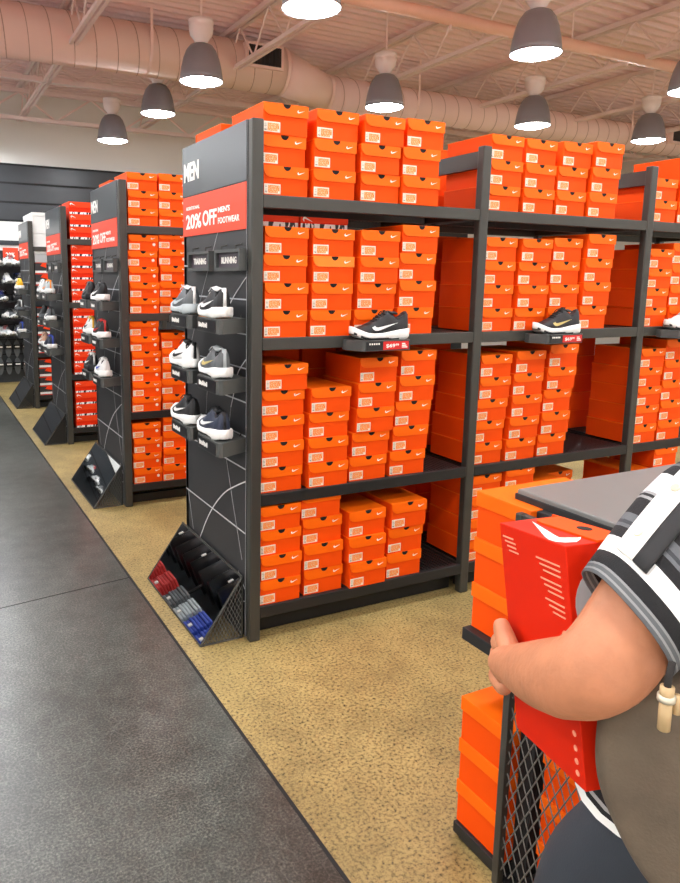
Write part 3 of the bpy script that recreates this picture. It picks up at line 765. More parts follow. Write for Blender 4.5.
# nearest rack, bay beside the end panel
for c, (n, h, ln, fw_) in enumerate([(3, .124, 0, .0), (3, .124, .002, 0), (3, .124, .006, .01), (3, .127, .005, .012)]): stack('A', 0, 0, 'T', c, n, h, colx(0, c), lean=ln, fwd=fw_, jit=.010)
for c, (n, h, ln, fw_) in enumerate([(4, .1185, .001, 0), (4, .1185, .004, 0), (4, .119, .005, .01), (4, .127, .005, .01)]): stack('A', 0, 0, 'M', c, n, h, colx(0, c), lean=ln, fwd=fw_)
for c, (n, h, ln, fw_) in enumerate([(5, .1165, .002, 0), (4, .1165, .002, 0), (5, .1185, .011, .0), (5, .1235, .010, .0)]): stack('A', 0, 0, 'L', c, n, h, colx(0, c), lean=ln, fwd=fw_, jit=.004)
for c, (n, h, ln, fw_) in enumerate([(4, .1175, -.003, 0), (4, .1265, -.006, .0), (3, .128, -.002, .01), (3, .132, .003, .008)]): stack('A', 0, 0, 'B', c, n, h, colx(0, c), lean=ln, fwd=fw_)
# middle bay
for c, (n, h, ln, fw_) in enumerate([(3, .122, .007, .0), (3, .122, .007, 0), (3, .124, .012, 0), (3, .130, .013, .012)]): stack('A', 0, 1, 'T', c, n, h, colx(1, c)-.012, lean=ln, fwd=fw_, jit=.004)
for c, (n, h, ln, fw_) in enumerate([(4, .118, .004, 0), (4, .118, .006, 0), (4, .121, .006, .0), (4, .128, .010, .01)]): stack('A', 0, 1, 'M', c, n, h, colx(1, c)-.014, lean=ln, fwd=fw_, jit=.004)
for c, (n, h, ln, fw_) in enumerate([(5, .1155, .006, 0), (5, .118, .009, 0), (5, .1235, .011, .0)]): stack('A', 0, 1, 'L', c, n, h, colx(1, c)-.016, lean=ln, fwd=fw_, jit=.004)
for c, (n, h, ln, fw_) in enumerate([(4, .1175, .0, 0), (4, .1225, .0, 0), (3, .128, .0, .0)]): stack('A', 0, 1, 'B', c, n, h, colx(1, c)-.014, lean=ln, fwd=fw_)
stack('A', 0, 1, 'B', 3, 3, .122, colx(1, 3)+.02, fwd=-.16)
# bay at the frame edge
for c, (n, h, ln, fw_) in enumerate([(2, .122, .0, .0), (3, .124, .0, 0)]): stack('A', 0, 2, 'T', c, n, h, colx(2, c)-.014, lean=ln, fwd=fw_)
for c, (n, h, ln, fw_) in enumerate([(4, .112, .003, 0), (4, .122, .0, 0)]): stack('A', 0, 2, 'M', c, n, h, colx(2, c)-.014, lean=ln, fwd=fw_)
for c, (n, h, ln, fw_) in enumerate([(5, .114, .004, 0), (5, .124, .0, 0)]): stack('A', 0, 2, 'L', c, n, h, colx(2, c)-.014, lean=ln, fwd=fw_)
for c, (n, h, ln, fw_) in enumerate([(3, .12, .0, 0), (4, .122, .0, 0)]): stack('A', 0, 2, 'B', c, n, h, colx(2, c)-.014, lean=ln, fwd=fw_)
# rear halves showing over and between the front stacks
stack('A', 0, 0, 'T', 0, 3, .124, colx(0, 0), back=True)
for c, n in ((0, 4), (1, 4), (2, 4), (3, 4)): stack('A', 0, 0, 'M', c, n, .125, colx(0, c), back=True)
for c in (0, 1, 2, 3): stack('A', 0, 0, 'L', c, 5, .122, colx(0, c), back=True)
for c in (2, 3): stack('A', 0, 0, 'B', c, 4, .12, colx(0, c)+.03, back=True)
for c in (0, 1, 2, 3): stack('A', 0, 1, 'M', c, 4, .125, colx(1, c), back=True)
for c in (2, 3): stack('A', 0, 1, 'L', c, 4, .12, colx(1, c)-.03, back=True)
stack('A', 0, 2, 'L', 0, 5, .12, colx(2, 0)-.01, back=True)
for c in (2, 3): stack('A', 0, 1, 'B', c, 3, .12, colx(1, c), back=True)
stack('A', 0, 1, 'L', 0, 5, .12, colx(1, 0), back=True)
stack('A', 0, 1, 'B', 0, 4, .12, colx(1, 0), back=True)
stack('A', 0, 1, 'T', 0, 3, .122, colx(1, 0), back=True)
stack('A', 0, 2, 'M', 0, 4, .122, colx(2, 0)-.01, back=True)
# cartons with a patterned strip lying over the rear stacks
for k, c in enumerate((.16, .42)):
    put_box('C', .05, c, .10+.17, ZS['M']+.482, 0, '%s flat red box with patterned strip under the top shelf, over nearest rack\'s boxes' % ('first' if k == 0 else 'second'), 'shoeboxes on the nearest rack', .25, .30)
# second rack
for c, (n, h) in enumerate([(3, .118), (3, .120)]): stack('Ad' if c else 'A', 1, 0, 'T', c, n, h, .168+.222*c, fwd=.01)
for c, (n, h) in enumerate([(5, .108), (5, .112)]): stack('Ad', 1, 0, 'M', c, n, h, .168+.222*c)
for c, (n, h) in enumerate([(6, .108), (5, .112)]): stack('Ad', 1, 0, 'L', c, n, h, .172+.222*c)
for c, (n, h) in enumerate([(4, .112), (4, .122)]): stack('Ad', 1, 0, 'B', c, n, h, .172+.222*c)
stack('A', 1, 0, 'T', 0, 3, .118, .17, back=True)
# third rack: red boxes, swoosh high on the left, patterned strip below
for sh, n in (('T', 3), ('M', 5), ('L', 6), ('B', 4)):
    for c in (0, 1): stack('C', 2, 0, sh, c, n, .110 if sh in 'ML' else .116, .19+.25*c, jit=.004)
stack('C', 2, 0, 'T', 0, 3, .116, .19, back=True)
# farthest rack
for k in range(2): put_box('E', .205, .27, 3*S+.44, ZS['T']+.001+k*.206, 0, '%s large white carton on top of the farthest rack' % ('lower', 'upper')[k], 'cartons on the farthest rack', .42, .78)

put_box('G', .15, .18, 3*S+.19, ZS['M']+.415, 0, 'pale grey carton on the second shelf of the farthest rack', 'cartons on the farthest rack', .23)
for sh, n, z in (('M', 3, 0), ('L', 5, 0), ('B', 4, 0)):
    zz = ZS[sh]+z+.001; st_ = .137 if sh == 'M' else .1135
    for k in range(n):
        put_box('D', .136 if sh == 'M' else .112, .18, 3*S+.19, zz, 0, 'black shoebox with orange lid, %s on the %s of the farthest rack' % (['lowest', 'second up', 'third up', 'fourth up', 'fifth up'][k], SHN[sh]), 'shoeboxes on the farthest rack', .23)
        zz += st_
for o in [o for o in COL.objects if o.get('label') == 'orange shoebox, third up in second stack, second shelf, end-panel bay of nearest rack']:
    o['label'] = 'orange shoebox with amber lid, third up in second stack, second shelf, nearest rack'
    for c in o.children:
        if c.name.startswith('lid'):
            c.data = c.data.copy(); c.data.materials.clear(); c.data.materials.append(M['lid2'])
# ------------------------------------------------------------------ low gondola in front
go = thing('display_gondola', 'low black gondola with grey top and mesh end beside the shopper', 'display unit', (.06, -1.30, 0))
def gl(x0, x1, y0, y1, z0, z1, name, m, bev=.002, parent=None):
    bm = nbm(); box(bm, x0-.06, x1-.06, y0+1.30, y1+1.30, z0, z1, bev); return obj(name, bm, m, parent or go)
gl(.085, 2.1, -1.93, -1.33, 0, .012, 'base_plinth', M['frame_dark'])
gl(.078, 2.1, -1.505, -1.312, .012, .047, 'base_shelf', M['frame_dark'])
gl(.068, 2.1, -1.95, -1.565, .012, .047, 'base_shelf', M['frame_dark'])
gl(.076, 2.1, -1.503, -1.306, .632, .668, 'shelf', M['frame_dark'])
gl(.086, 2.1, -1.95, -1.565, .632, .668, 'shelf', M['frame_dark'])
gl(.12, 2.1, -1.560, -1.508, .012, 1.07, 'center_panel', M['rubber'])
gl(.146, 2.1, -2.02, -1.412, 1.074, 1.10, 'top', M['gtop'], .004)
gl(.142, 2.104, -2.024, -1.408, 1.066, 1.088, 'top_edging', M['rubber'], .002)
gl(.165, .185, -1.98, -1.45, .70, 1.066, 'end_panel', M['rubber'])
bm = nbm()
for k in range(4): box(bm, .160-.06, .168-.06, -1.88+1.3+k*.10, -1.82+1.3+k*.10, .98, .990); box(bm, .160-.06, .168-.06, -1.88+1.3+k*.10, -1.82+1.3+k*.10, .93, .94)
obj('slot', bm, M['frame'], go)
gl(.060, .082, -1.517, -1.495, 0, 1.07, 'end_post', M['frame'])
gl(.060, .082, -1.955, -1.935, 0, 1.07, 'end_post', M['frame'])
gl(.062, .080, -1.94, -1.51, 1.05, 1.07, 'end_rail', M['frame'])
bm = nbm()
def clip2(p, d, r):
    t0, t1 = -9, 9
    for a, da, lo, hi in ((p[0], d[0], r[0], r[1]), (p[1], d[1], r[2], r[3])):
        u, v = (lo-a)/da, (hi-a)/da
        t0, t1 = max(t0, min(u, v)), min(t1, max(u, v))
    return (t0, t1) if t1 > t0+.005 else None
for sgn in (-1, 1):
    for k in range(-40, 41):
        p = (-1.72+k*.030, .55); d = (sgn*.42, .9)
        c = clip2(p, d, (-1.936, -1.516, .045, 1.052))
        if c: tube(bm, [(.012, p[0]+d[0]*c[0]+1.30, p[1]+d[1]*c[0]), (.012, p[0]+d[0]*c[1]+1.30, p[1]+d[1]*c[1])], .0021, 4)
obj('mesh_panel', bm, M['mesh'], go)
# boxes lying end-on
hh = .134
for k in range(3):
    nm = ['lowest', 'middle', 'topmost'][k]
    put_box('B', hh, .086+.17, -1.408, .047+.0005+k*(hh+.0006), PI/2*0, nm+' orange shoebox in the gondola\'s floor-level end stack', 'shoeboxes on the gondola', .336, .196)
    put_box('B', hh, .100+.17, -1.408, .668+.0005+k*(hh+.0006), 0, nm+' orange shoebox in the gondola\'s upper end stack beside grey top', 'shoeboxes on the gondola', .336, .196)
    put_box('B', hh, .120+.17, -1.685, .047+.0005+k*(hh+.0006), 0, nm+' orange shoebox behind the gondola\'s end mesh', 'shoeboxes on the gondola', .336, .19)
    put_box('B', .132, .120+.17, -1.685, .668+.0005+k*(.1326), 0, nm+' orange shoebox on the gondola\'s upper shelf behind mesh', 'shoeboxes on the gondola', .30, .19) if k < 2 else None
# ------------------------------------------------------------------ the box being carried
OB = V(-.4605, -1.9684, 1.2706)
U_ = V(-.307, -.936, .171).normalized(); V_ = (V(.952, -.300, .07)-U_*U_.dot(V(.952, -.300, .07))).normalized(); W_ = U_.cross(V_)
if W_.z > 0: W_ = -W_
BW, BH, BL = .194, .092, .33
hb = bpy.data.objects.new('shoebox', None)
hb = thing('shoebox', 'orange shoebox held upright under the shopper\'s arm', 'shoebox')
hb.matrix_world = Matrix(((U_.x, V_.x, -W_.x, OB.x), (U_.y, V_.y, -W_.y, OB.y), (U_.z, V_.z, -W_.z, OB.z), (0, 0, 0, 1)))
bm = nbm(); box(bm, 0, BW, 0, BH-.001, -BL, 0, .0015); obj('box_body', bm, M['held_shaded'], hb)
# hinged lid flap on the top end, with finger slot
bm = nbm(); prism(bm, [V(x, y, 0) for x, y in [(.018, BH+.002), (.018, BH*.62), (.03, BH*.52), (.05, BH*.50), (BW+.001, BH*.50), (BW+.001, BH+.002)]], (0, 0, .003))
box(bm, -.001, BW+.001, BH-.001, BH+.002, -BL-.001, .003)
ld = obj('lid', bm, M['box'], hb)
bm = nbm(); prism(bm, [V(BW*.62+.016*math.cos(a), BH*.80+.008*math.sin(a), .0032) for a in [2*PI*k/16 for k in range(16)]], (0, 0, .0006)); obj('finger_slot', bm, M['hole'], ld)
bm = nbm(); prism(bm, [V(BW*.52-x*1.25, BH*.25+z*1.0, .0002) for x, z in swoosh(.125)], (0, 0, .0006)); bmesh.ops.triangulate(bm, faces=bm.faces[:]); obj('logo', bm, M['white'], hb)
bm = nbm(); prism(bm, [V(BW+.0002, BH*.56+.044*math.cos(a), -.082+.052*math.sin(a)) for a in [2*PI*k/28 for k in range(28)]], (.0006, 0, 0)); obj('round_sticker', bm, M['grey_card'], hb)
bm = nbm()
def tline(x0, x1, z, t=.0022): box(bm, x0, x1, -.0008, -.0001, z-t, z)
for k in range(4): tline(.010+.006*k, .044+.003*(k % 2)+.006*k*.6, -.018-.0065*k)
obj('small_print', bm, M['print_soft'], hb); bm = nbm()
for k in range(9): tline(.112+.006*(k % 3)+.003*k, .176+.004*(k//5), -.030-.0075*k-(.005 if k > 2 else 0)-(.005 if k > 5 else 0))
obj('small_print', bm, M['print_soft'], hb)
bm = nbm()
for a0, r0, r1 in ((0, .006, .0085),):
    o_ = [V(.176+r1*math.cos(2*PI*k/16), -.0001, -.128+r1*1.1*math.sin(2*PI*k/16)) for k in range(16)]
    prism(bm, o_, (0, -.0007, 0))
for k in range(4): prism(bm, [V(.170+dx*.008, -.0001, z) for dx, z in ((0, -.166-k*.0135), (1, -.163-k*.0135), (1.2, -.172-k*.0135), (.2, -.175-k*.0135))], (0, -.0007, 0))
for k, zz in enumerate((-.205, -.222, -.258, -.278, -.296, -.312)): prism(bm, [V(.178+.0045*math.cos(2*PI*j/10), -.0001, zz+.0042*math.sin(2*PI*j/10)) for j in range(10)], (0, -.0007, 0))
obj('care_marks', bm, M['print_soft'], hb)
# ------------------------------------------------------------------ the shopper
def skin(verts, edges, root=0, sub=2):
    me = bpy.data.meshes.new('sk'); me.from_pydata([v[:3] for v in verts], edges, [])
    o = bpy.data.objects.new('sk', me); COL.objects.link(o)
    o.modifiers.new('s', 'SKIN'); sl = me.skin_vertices[0].data
    for i, v in enumerate(verts):
        r = v[3]; sl[i].radius = r if isinstance(r, tuple) else (r, r); sl[i].use_root = (i == root)
    o.modifiers['s'].use_smooth_shade = True; o.modifiers['s'].branch_smoothing = .6
    m = o.modifiers.new('u', 'SUBSURF'); m.levels = sub; m.render_levels = sub
    bpy.context.view_layer.update()
    out = bpy.data.meshes.new_from_object(o.evaluated_get(bpy.context.evaluated_depsgraph_get()))
    bpy.data.objects.remove(o); return out
def chain(pts): return pts, [(i, i+1) for i in range(len(pts)-1)]
def joined(meshes):
    bm = nbm()
    for m in meshes: bm.from_mesh(m)
    return bm
PB = V(-.19, -2.31, 0)
pe = thing('person', 'shopper in striped top with a suede bag, arm wrapped around an orange shoebox', 'person', (PB.x, PB.y, 0))
def L(p): return (p[0]-PB.x, p[1]-PB.y, p[2])
bv = [(-.19, -2.31, .93, .135), (-.19, -2.30, 1.08, .13), (-.185, -2.305, 1.26, .14), (-.185, -2.32, 1.40, .085), (-.185, -2.325, 1.49, .055), (-.185, -2.30, 1.57, .075), (-.185, -2.29, 1.64, .098), (-.185, -2.30, 1.71, .07),   # 0-7
      (-.28, -2.28, 1.40, .078), (-.375, -2.262, 1.365, .066), (-.480, -2.260, 1.285, .060), (-.566, -2.257, 1.190, .058), (-.556, -2.205, 1.150, .058), (-.538, -2.150, 1.122, .051), (-.519, -2.100, 1.098, .042), (-.504, -2.062, 1.082, (.033, .040)), (-.490, -2.030, 1.070, (.024, .042)),   # 8-16 left arm
      (-.07, -2.33, 1.40, .075), (.0, -2.335, 1.34, .06), (.005, -2.335, 1.12, .045), (-.01, -2.26, .90, .035), (-.01, -2.24, .82, .03),  # 17-21 right arm
      (-.285, -2.25, .88, .115), (-.305, -2.10, .70, .092), (-.30, -2.03, .48, .066), (-.30, -2.08, .27, .058), (-.30, -2.13, .08, .040), (-.31, -2.03, .035, .034),    # 22-27 left leg
      (-.10, -2.33, .88, .11), (-.10, -2.36, .68, .088), (-.10, -2.38, .48, .064), (-.10, -2.47, .27, .056), (-.10, -2.52, .085, .040), (-.10, -2.42, .035, .034)]  # 28-33 right leg
be = [(0, 1), (1, 2), (2, 3), (3, 4), (4, 5), (5, 6), (6, 7), (3, 8), (8, 9), (9, 10), (10, 11), (11, 12), (12, 13), (13, 14), (14, 15), (15, 16), (3, 17), (17, 18), (18, 19), (19, 20), (20, 21), (0, 22), (22, 23), (23, 24), (24, 25), (25, 26), (26, 27), (0, 28), (28, 29), (29, 30), (30, 31), (31, 32), (32, 33)]
meshes = [skin([L(v)+(v[3],) for v in bv], be, 0, 2)]
# left hand: thumb up along the box edge, four fingers curling round its far side
def finger(P): 
    pts, ed = chain([L(p)+(p[3],) for p in P]); meshes.append(skin(pts, ed, 0, 2))
finger([(-.508, -2.080, 1.070, .024), (-.500, -2.050, 1.088, .021), (-.490, -2.026, 1.105, .0175), (-.484, -2.010, 1.119, .0145), (-.481, -2.004, 1.128, .010)])
for k, (dz, ln) in enumerate(((.006, 1.0), (-.014, 1.08), (-.034, 1.0), (-.052, .85))):
    z = 1.085+dz
    finger([(-.494, -2.040, z-.006, .015), (-.480, -2.004, z-.008, .0145), (-.468, -1.985, z-.012, .0125), (-.472+.038*ln, -1.985-.006, z-.016, .0105), (-.472+.062*ln, -1.990-.010, z-.02, .009)])
# right hand fingers, hanging
for k in range(4): finger([(-.018+.008*(k-1.5)*0, -2.245+.016*(k-1.5), .83, .010), (-.020, -2.236+.018*(k-1.5), .785, .009), (-.034, -2.236+.017*(k-1.5), .752, .008)])
finger([(-.015, -2.215, .86, .012), (-.03, -2.195, .825, .010), (-.04, -2.19, .80, .008)])
# nose and ears on the head
finger([(-.185, -2.205, 1.655, .008), (-.185, -2.190, 1.635, .012), (-.185, -2.186, 1.622, .013)])
for s in (-1, 1): finger([(-.185+s*.092, -2.30, 1.66, .012), (-.185+s*.1, -2.305, 1.64, .014), (-.185+s*.092, -2.30, 1.615, .010)])
body = obj('body', joined(meshes), M['skin'], pe, True)
def ell(bm, c, r, seg=10):
    q = bmesh.ops.create_uvsphere(bm, u_segments=seg, v_segments=seg, radius=1)
    for v in q['verts']: v.co = V(v.co.x*r[0]+c[0], v.co.y*r[1]+c[1], v.co.z*r[2]+c[2])
for s in (-1, 1):
    bm = nbm(); ell(bm, L((-.185+s*.036, -2.202, 1.655)), (.012, .008, .007)); obj('eye', bm, M['white'], pe, True)
bm = nbm(); ell(bm, L((-.185, -2.200, 1.592)), (.026, .008, .006)); obj('mouth', bm, M['red'], pe, True)
bm = nbm(); q = bmesh.ops.create_uvsphere(bm, u_segments=20, v_segments=14, radius=1)
for v in q['verts']:
    z = v.co.z; v.co = V(v.co.x*.108, v.co.y*.112-.018, z*.125+.01)+V(*L((-.185, -2.29, 1.665)))
obj('hair', bm, M['hair'], pe, True)
# striped top: body
def ringz(z, cx, cy, rx, ry, n=36, wob=0): return [V(cx-PB.x+(rx+wob*math.sin(5*2*PI*k/n))*math.cos(2*PI*k/n), cy-PB.y+(ry+wob*math.sin(7*2*PI*k/n))*math.sin(2*PI*k/n), z) for k in range(n)]
prof = [(.905, -.212, -2.225, .250, .200), (.95, -.208, -2.245, .238, .195), (1.02, -.195, -2.285, .205, .172), (1.12, -.19, -2.30, .19, .165), (1.24, -.188, -2.30, .19, .170), (1.34, -.186, -2.305, .195, .150), (1.41, -.186, -2.315, .185, .115), (1.455, -.186, -2.322, .125, .085), (1.48, -.186, -2.325, .078, .07)]
bm = nbm(); loft(bm, [ringz(*p, wob=.004 if p[0] < 1 else 0) for p in prof], cap=False, uvs=[p[0]-.905 for p in prof]); sh_ = obj('striped_top', bm, M['torso'], pe, True)
# striped top: sleeves
def sleeve(A, B, radii, a, b, wob=.003, n=32):
    A, B = V(*L(A)), V(*L(B)); rings = []; uv = []; m = len(radii)
    for i, r in enumerate(radii):
        c = A.lerp(B, i/(m-1))
        rings.append([c+a*math.cos(t)*(r+wob*math.sin(4*t+i))+b*math.sin(t)*(r+wob*math.sin(3*t+1+i)) for t in [2*PI*k/n for k in range(n)]])
        uv.append((B-A).length*(1-i/(m-1)))
    bm = nbm(); loft(bm, rings[::-1], cap=False, uvs=uv[::-1]); return bm, A, B
FA = V(.8933, -.4492, .0117)*.566-V(.0617, .1485, .9870)*.824; FB = V(.4451, .8810, -.1604)
FA.normalize(); FB = (FB-FA*FB.dot(FA)).normalized()
SA, SB = (-.330, -2.261, 1.402), (-.530, -2.256, 1.247)
SR = [.050, .072, .080, .081, .080, .077, .0755]
bm, sA, sB = sleeve(SA, SB, SR, FA, FB); sl = obj('sleeve', bm, M['sleeve'], pe, True)
md = sl.modifiers.new('thick', 'SOLIDIFY'); md.thickness = .003
bm, *_ = sleeve((-.02, -2.33, 1.425), (.012, -2.335, 1.22), [.062, .078, .076, .072, .07, .07], V(1, 0, 0), V(0, 1, 0)); s2 = obj('sleeve', bm, M['sleeve'], pe, True)
# white placket with pearl snaps running down the near sleeve, dark edge beside it
sd = (sB-sA).normalized()
def on_sleeve(u, ang, lift):
    f = u*(len(SR)-1); j = min(int(f), len(SR)-2); r = SR[j]+(SR[j+1]-SR[j])*(f-j)+lift
    return sA.lerp(sB, u)+(-FA*math.cos(ang)-FB*math.sin(ang))*r
def strip(a0, a1, u0, u1, lift, name, m):
    bm = nbm(); rows = []
    for i in range(11):
        u = u0+(u1-u0)*i/10
        rows.append([on_sleeve(u, a0+(a1-a0)*k/4, lift) for k in range(5)]+[on_sleeve(u, a1, lift-.0045), on_sleeve(u, a0, lift-.0045)])
    loft(bm, rows); return obj(name, bm, m, sl, True)
strip(.22, .58, .10, .84, .0065, 'placket', M['white'])
strip(.58, .84, .10, .84, .0055, 'placket_edge', M['rubber'])
for u in (.42, .72):
    c = on_sleeve(u, .40, .006); nv = (-FA*math.cos(.4)-FB*math.sin(.4)); pt = sd.cross(nv).normalized(); e2 = pt.cross(nv).normalized()
    bm = nbm(); prism(bm, [c+(e2*math.cos(t)+pt*math.sin(t))*.0055 for t in [2*PI*k/16 for k in range(16)]], nv*.003); obj('snap', bm, M['snap'], sl)
# trousers and shoes
tv = [(-.19, -2.30, .93, .150), (-.285, -2.25, .87, .125), (-.308, -2.10, .70, .106), (-.303, -2.03, .48, .080), (-.302, -2.08, .27, .072), (-.302, -2.125, .10, .066), (-.10, -2.33, .87, .12), (-.10, -2.36, .68, .102), (-.10, -2.38, .48, .080), (-.10, -2.47, .27, .072), (-.10, -2.515, .10, .066)]
obj('trousers', joined([skin([L(v)+(v[3],) for v in tv], [(0, 1), (1, 2), (2, 3), (3, 4), (4, 5), (0, 6), (6, 7), (7, 8), (8, 9), (9, 10)], 0, 2)]), M['trousers'], pe, True)
for x, y in ((-.305, -2.07), (-.10, -2.46)):
    bm = nbm(); rings = []
    for i in range(9):
        t = i/8; w_ = .030+.016*math.sin(PI*min(1, t*1.1))**.6; h_ = .085-.05*t
        rings.append([V(*L((x+w_*math.cos(a), y-.10+.27*t, max(0, .004+h_*(.5+.5*math.sin(a)))))) for a in [2*PI*k/14 for k in range(14)]])
    loft(bm, rings); obj('shoe', bm, M['rubber'], pe, True)
# suede bag on the near hip
bg = thing('shoulder_bag', 'taupe suede shoulder bag with tan toggles hanging at the shopper\'s hip', 'bag', (-.52, -2.33, .90))
BB = V(-.52, -2.33, .90)
outl = [(-.548, -2.262, 1.140), (-.553, -2.264, 1.085), (-.556, -2.268, 1.035), (-.540, -2.285, .985), (-.519, -2.310, .930), (-.500, -2.345, .900), (-.455, -2.400, .885), (-.405, -2.450, .895), (-.390, -2.470, .95), (-.395, -2.470, 1.12), (-.410, -2.455, 1.19), (-.455, -2.400, 1.205), (-.495, -2.345, 1.195), (-.530, -2.295, 1.168)]
dr = V(.60, .62, 0).normalized()
bm = nbm(); rings = []
cen = sum((V(*p) for p in outl), V(0, 0, 0))/len(outl)
for q, s in ((-.004, .94), (.004, 1.03), (.016, 1.08), (.040, 1.08), (.054, 1.04), (.062, .92)): rings.append([(cen+(V(*p)-cen)*s+dr*q)-BB for p in outl])
loft(bm, rings); b_ = obj('bag_body', bm, M['bag'], bg, True); ms = b_.modifiers.new('sub', 'SUBSURF'); ms.levels = 2; ms.render_levels = 2
bm = nbm(); tube(bm, [V(-.470, -2.388, 1.19)-BB, V(-.455, -2.425, 1.30)-BB, V(-.40, -2.43, 1.42)-BB, V(-.31, -2.36, 1.495)-BB, V(-.25, -2.24, 1.46)-BB, V(-.24, -2.12, 1.30)-BB], .011, 8); obj('strap', bm, M['bag_dark'], bg, True)
tz = V(-.561, -2.336, 1.192)-BB
bm = nbm(); tube(bm, [tz+V(.004, 0, .05), tz+V(0, 0, .03), tz+V(0, 0, .018)], .004, 8); obj('cord', bm, M['bag_dark'], bg, True)
bm = nbm(); tube(bm, [tz+V(0, 0, .022), tz+V(0, 0, .008)], .0075, 12); tube(bm, [tz+V(0, 0, .006), tz+V(.001, 0, -.030)], .0068, 12); obj('toggle', bm, M['toggle'], bg, True)
bm = nbm(); tube(bm, [tz+V(.010, -.006, .012), tz+V(.011, -.006, -.010)], .0045, 10); obj('toggle', bm, M['toggle'], bg, True)
bm = nbm(); tube(bm, [tz+V(0, 0, .012), tz+V(0, 0, .005)], .0095, 12); obj('toggle_ring', bm, M['snap'], bg, True)
# ------------------------------------------------------------------ shoes on the back wall
combos = [('white', 'foam', 'black', 'black'), ('black', 'foam', 'white', 'white'), ('lgrey', 'foam', 'red', 'white'), ('black', 'black', 'white', 'white'), ('white', 'foam', 'white', 'blue'), ('grey', 'foam', 'black', 'white'), ('navy', 'foam', 'blue', 'white')]
pl = None; q = 0
for r in range(5):
    z = .74+r*.262
    for c in range(4):
        x = -.15+c*.125; q += 1
        lb = 'wall peg shelf in the %s row, %s column, on the back wall' % (['lowest', 'second', 'third', 'fourth', 'highest'][r], ['frame-edge', 'second', 'third', 'innermost'][c])
        if pl is None:
            pl = thing('peg_shelf', lb, 'shelf', (x, Y1-.08, z), 0, 'peg shelves on the back wall')
            bm = nbm(); box(bm, -.06, .06, -.30, 0, -.008, 0, .002); obj('shelf_plate', bm, M['tray'], pl)
            bm = nbm(); box(bm, -.05, .05, -.302, -.298, -.03, 0); obj('shelf_lip', bm, M['tag_black'], pl)
        else: dup(pl, (x, Y1-.08, z), 0, lb)
        cc = combos[(r*3+c*2) % 7]
        s = shoe(cc, (x, Y1-.10, z+.002), -PI/2+[.5, -.3, .25, -.6, .1][(r+c) % 5], '%s shoe, %s row, %s column on the back wall' % ({'white': 'white', 'black': 'black', 'lgrey': 'pale grey', 'grey': 'grey', 'navy': 'navy'}[cc[0]], ['lowest', 'second', 'third', 'fourth', 'highest'][r], ['frame-edge', 'second', 'third', 'innermost'][c]), 'shoes on the back wall', 1.18)
sm = None
for r in range(2):
    for c in range(4):
        x = -.15+c*.125; z = .14+r*.27
        lb = 'black slide with white strap hung upright, %s row, %s column' % (['lower', 'upper'][r], ['frame-edge', 'second', 'third', 'innermost'][c])
        if sm is None:
            sm = thing('slide_sandal', lb, 'sandal', (x, Y1-.10, z), 0, 'slides on the back wall')
            bm = nbm(); prism(bm, [V(.045*math.cos(a)*(1+.12*math.sin(a)), -.022, .115+.13*math.sin(a)) for a in [2*PI*k/24 for k in range(24)]], (0, .022, 0)); obj('footbed', bm, SM['grey'], sm)
            bm = nbm(); loft(bm, [[V(.05*math.cos(a), -.022-.05*math.sin(a), zz) for a in [PI*k/12 for k in range(13)]]+[V(.043*math.cos(a), -.022-.043*math.sin(a), zz) for a in [PI*k/12 for k in range(12, -1, -1)]] for zz in (.12, .18)]); st = obj('strap', bm, M['tag_black'], sm)
            bm = nbm(); box(bm, -.035, .035, -.074, -.062, .14, .16); obj('strap_logo', bm, M['white'], st)
            bm = nbm(); tube(bm, [(0, 0, .25), (0, .03, .26)], .006, 6); tube(bm, [(0, 0, .25), (0, -.012, .24)], .006, 6); obj('hook', bm, M['frame'], sm)
        else: dup(sm, (x, Y1-.10, z), 0, lb)
hs = thing('hanging_sign', 'small red sale sign on the back wall beside the farthest rack', 'sign', (.06, Y1-.14, 1.86))
bm = nbm(); box(bm, -.10, .12, -.006, 0, 0, .20); obj('sign_board', bm, M['sign'], hs)
t = obj('lettering', text_mesh('20%', .07, .13, .002, .02), M['white'], hs); t.location = (-.06, -.006, .06)
bm = nbm(); box(bm, -.02, .02, 0, .05, .14, .16); obj('bracket', bm, M['frame'], hs)
# ------------------------------------------------------------------ across the aisle: what the foot mirrors reflect
AX = -2.55
gr_ = thing('garment_rack', 'black garment rail across the aisle, seen in the foot mirrors', 'rack', (AX, 3.0, 0))
for yy in (0, 1.6, 3.2, 4.8):
    bm = nbm(); tube(bm, [(-.02, yy, 0), (-.02, yy, 1.72)], .018, 8); obj('post', bm, M['frame_dark'], gr_)
bm = nbm(); tube(bm, [(-.02, -.1, 1.70), (-.02, 4.9, 1.70)], .015, 8); obj('rail', bm, M['frame_dark'], gr_)
bm = nbm(); box(bm, -.30, .24, -.1, 4.9, .40, .43); obj('lower_shelf', bm, M['gtop'], gr_)
bm = nbm(); box(bm, AX-.42, AX-.36, 2.2, 8.3, 0, 2.6); wp_ = struct(obj('wall_backdrop', bm, M['slat']))  # unseen dark backdrop added to keep the mirror reflections dark
bm = nbm(); box(bm, AX-.36, AX-.34, 5.0, 8.3, 1.8, 2.5); q_ = struct(obj('white_panel', bm, M['white_card'])); q_.parent = wp_  # blank panel added to put white into the mirror reflections
gm = None
gcol = ['black_card', 'black_card', 'tag_black', 'black_card', 'grey_card']
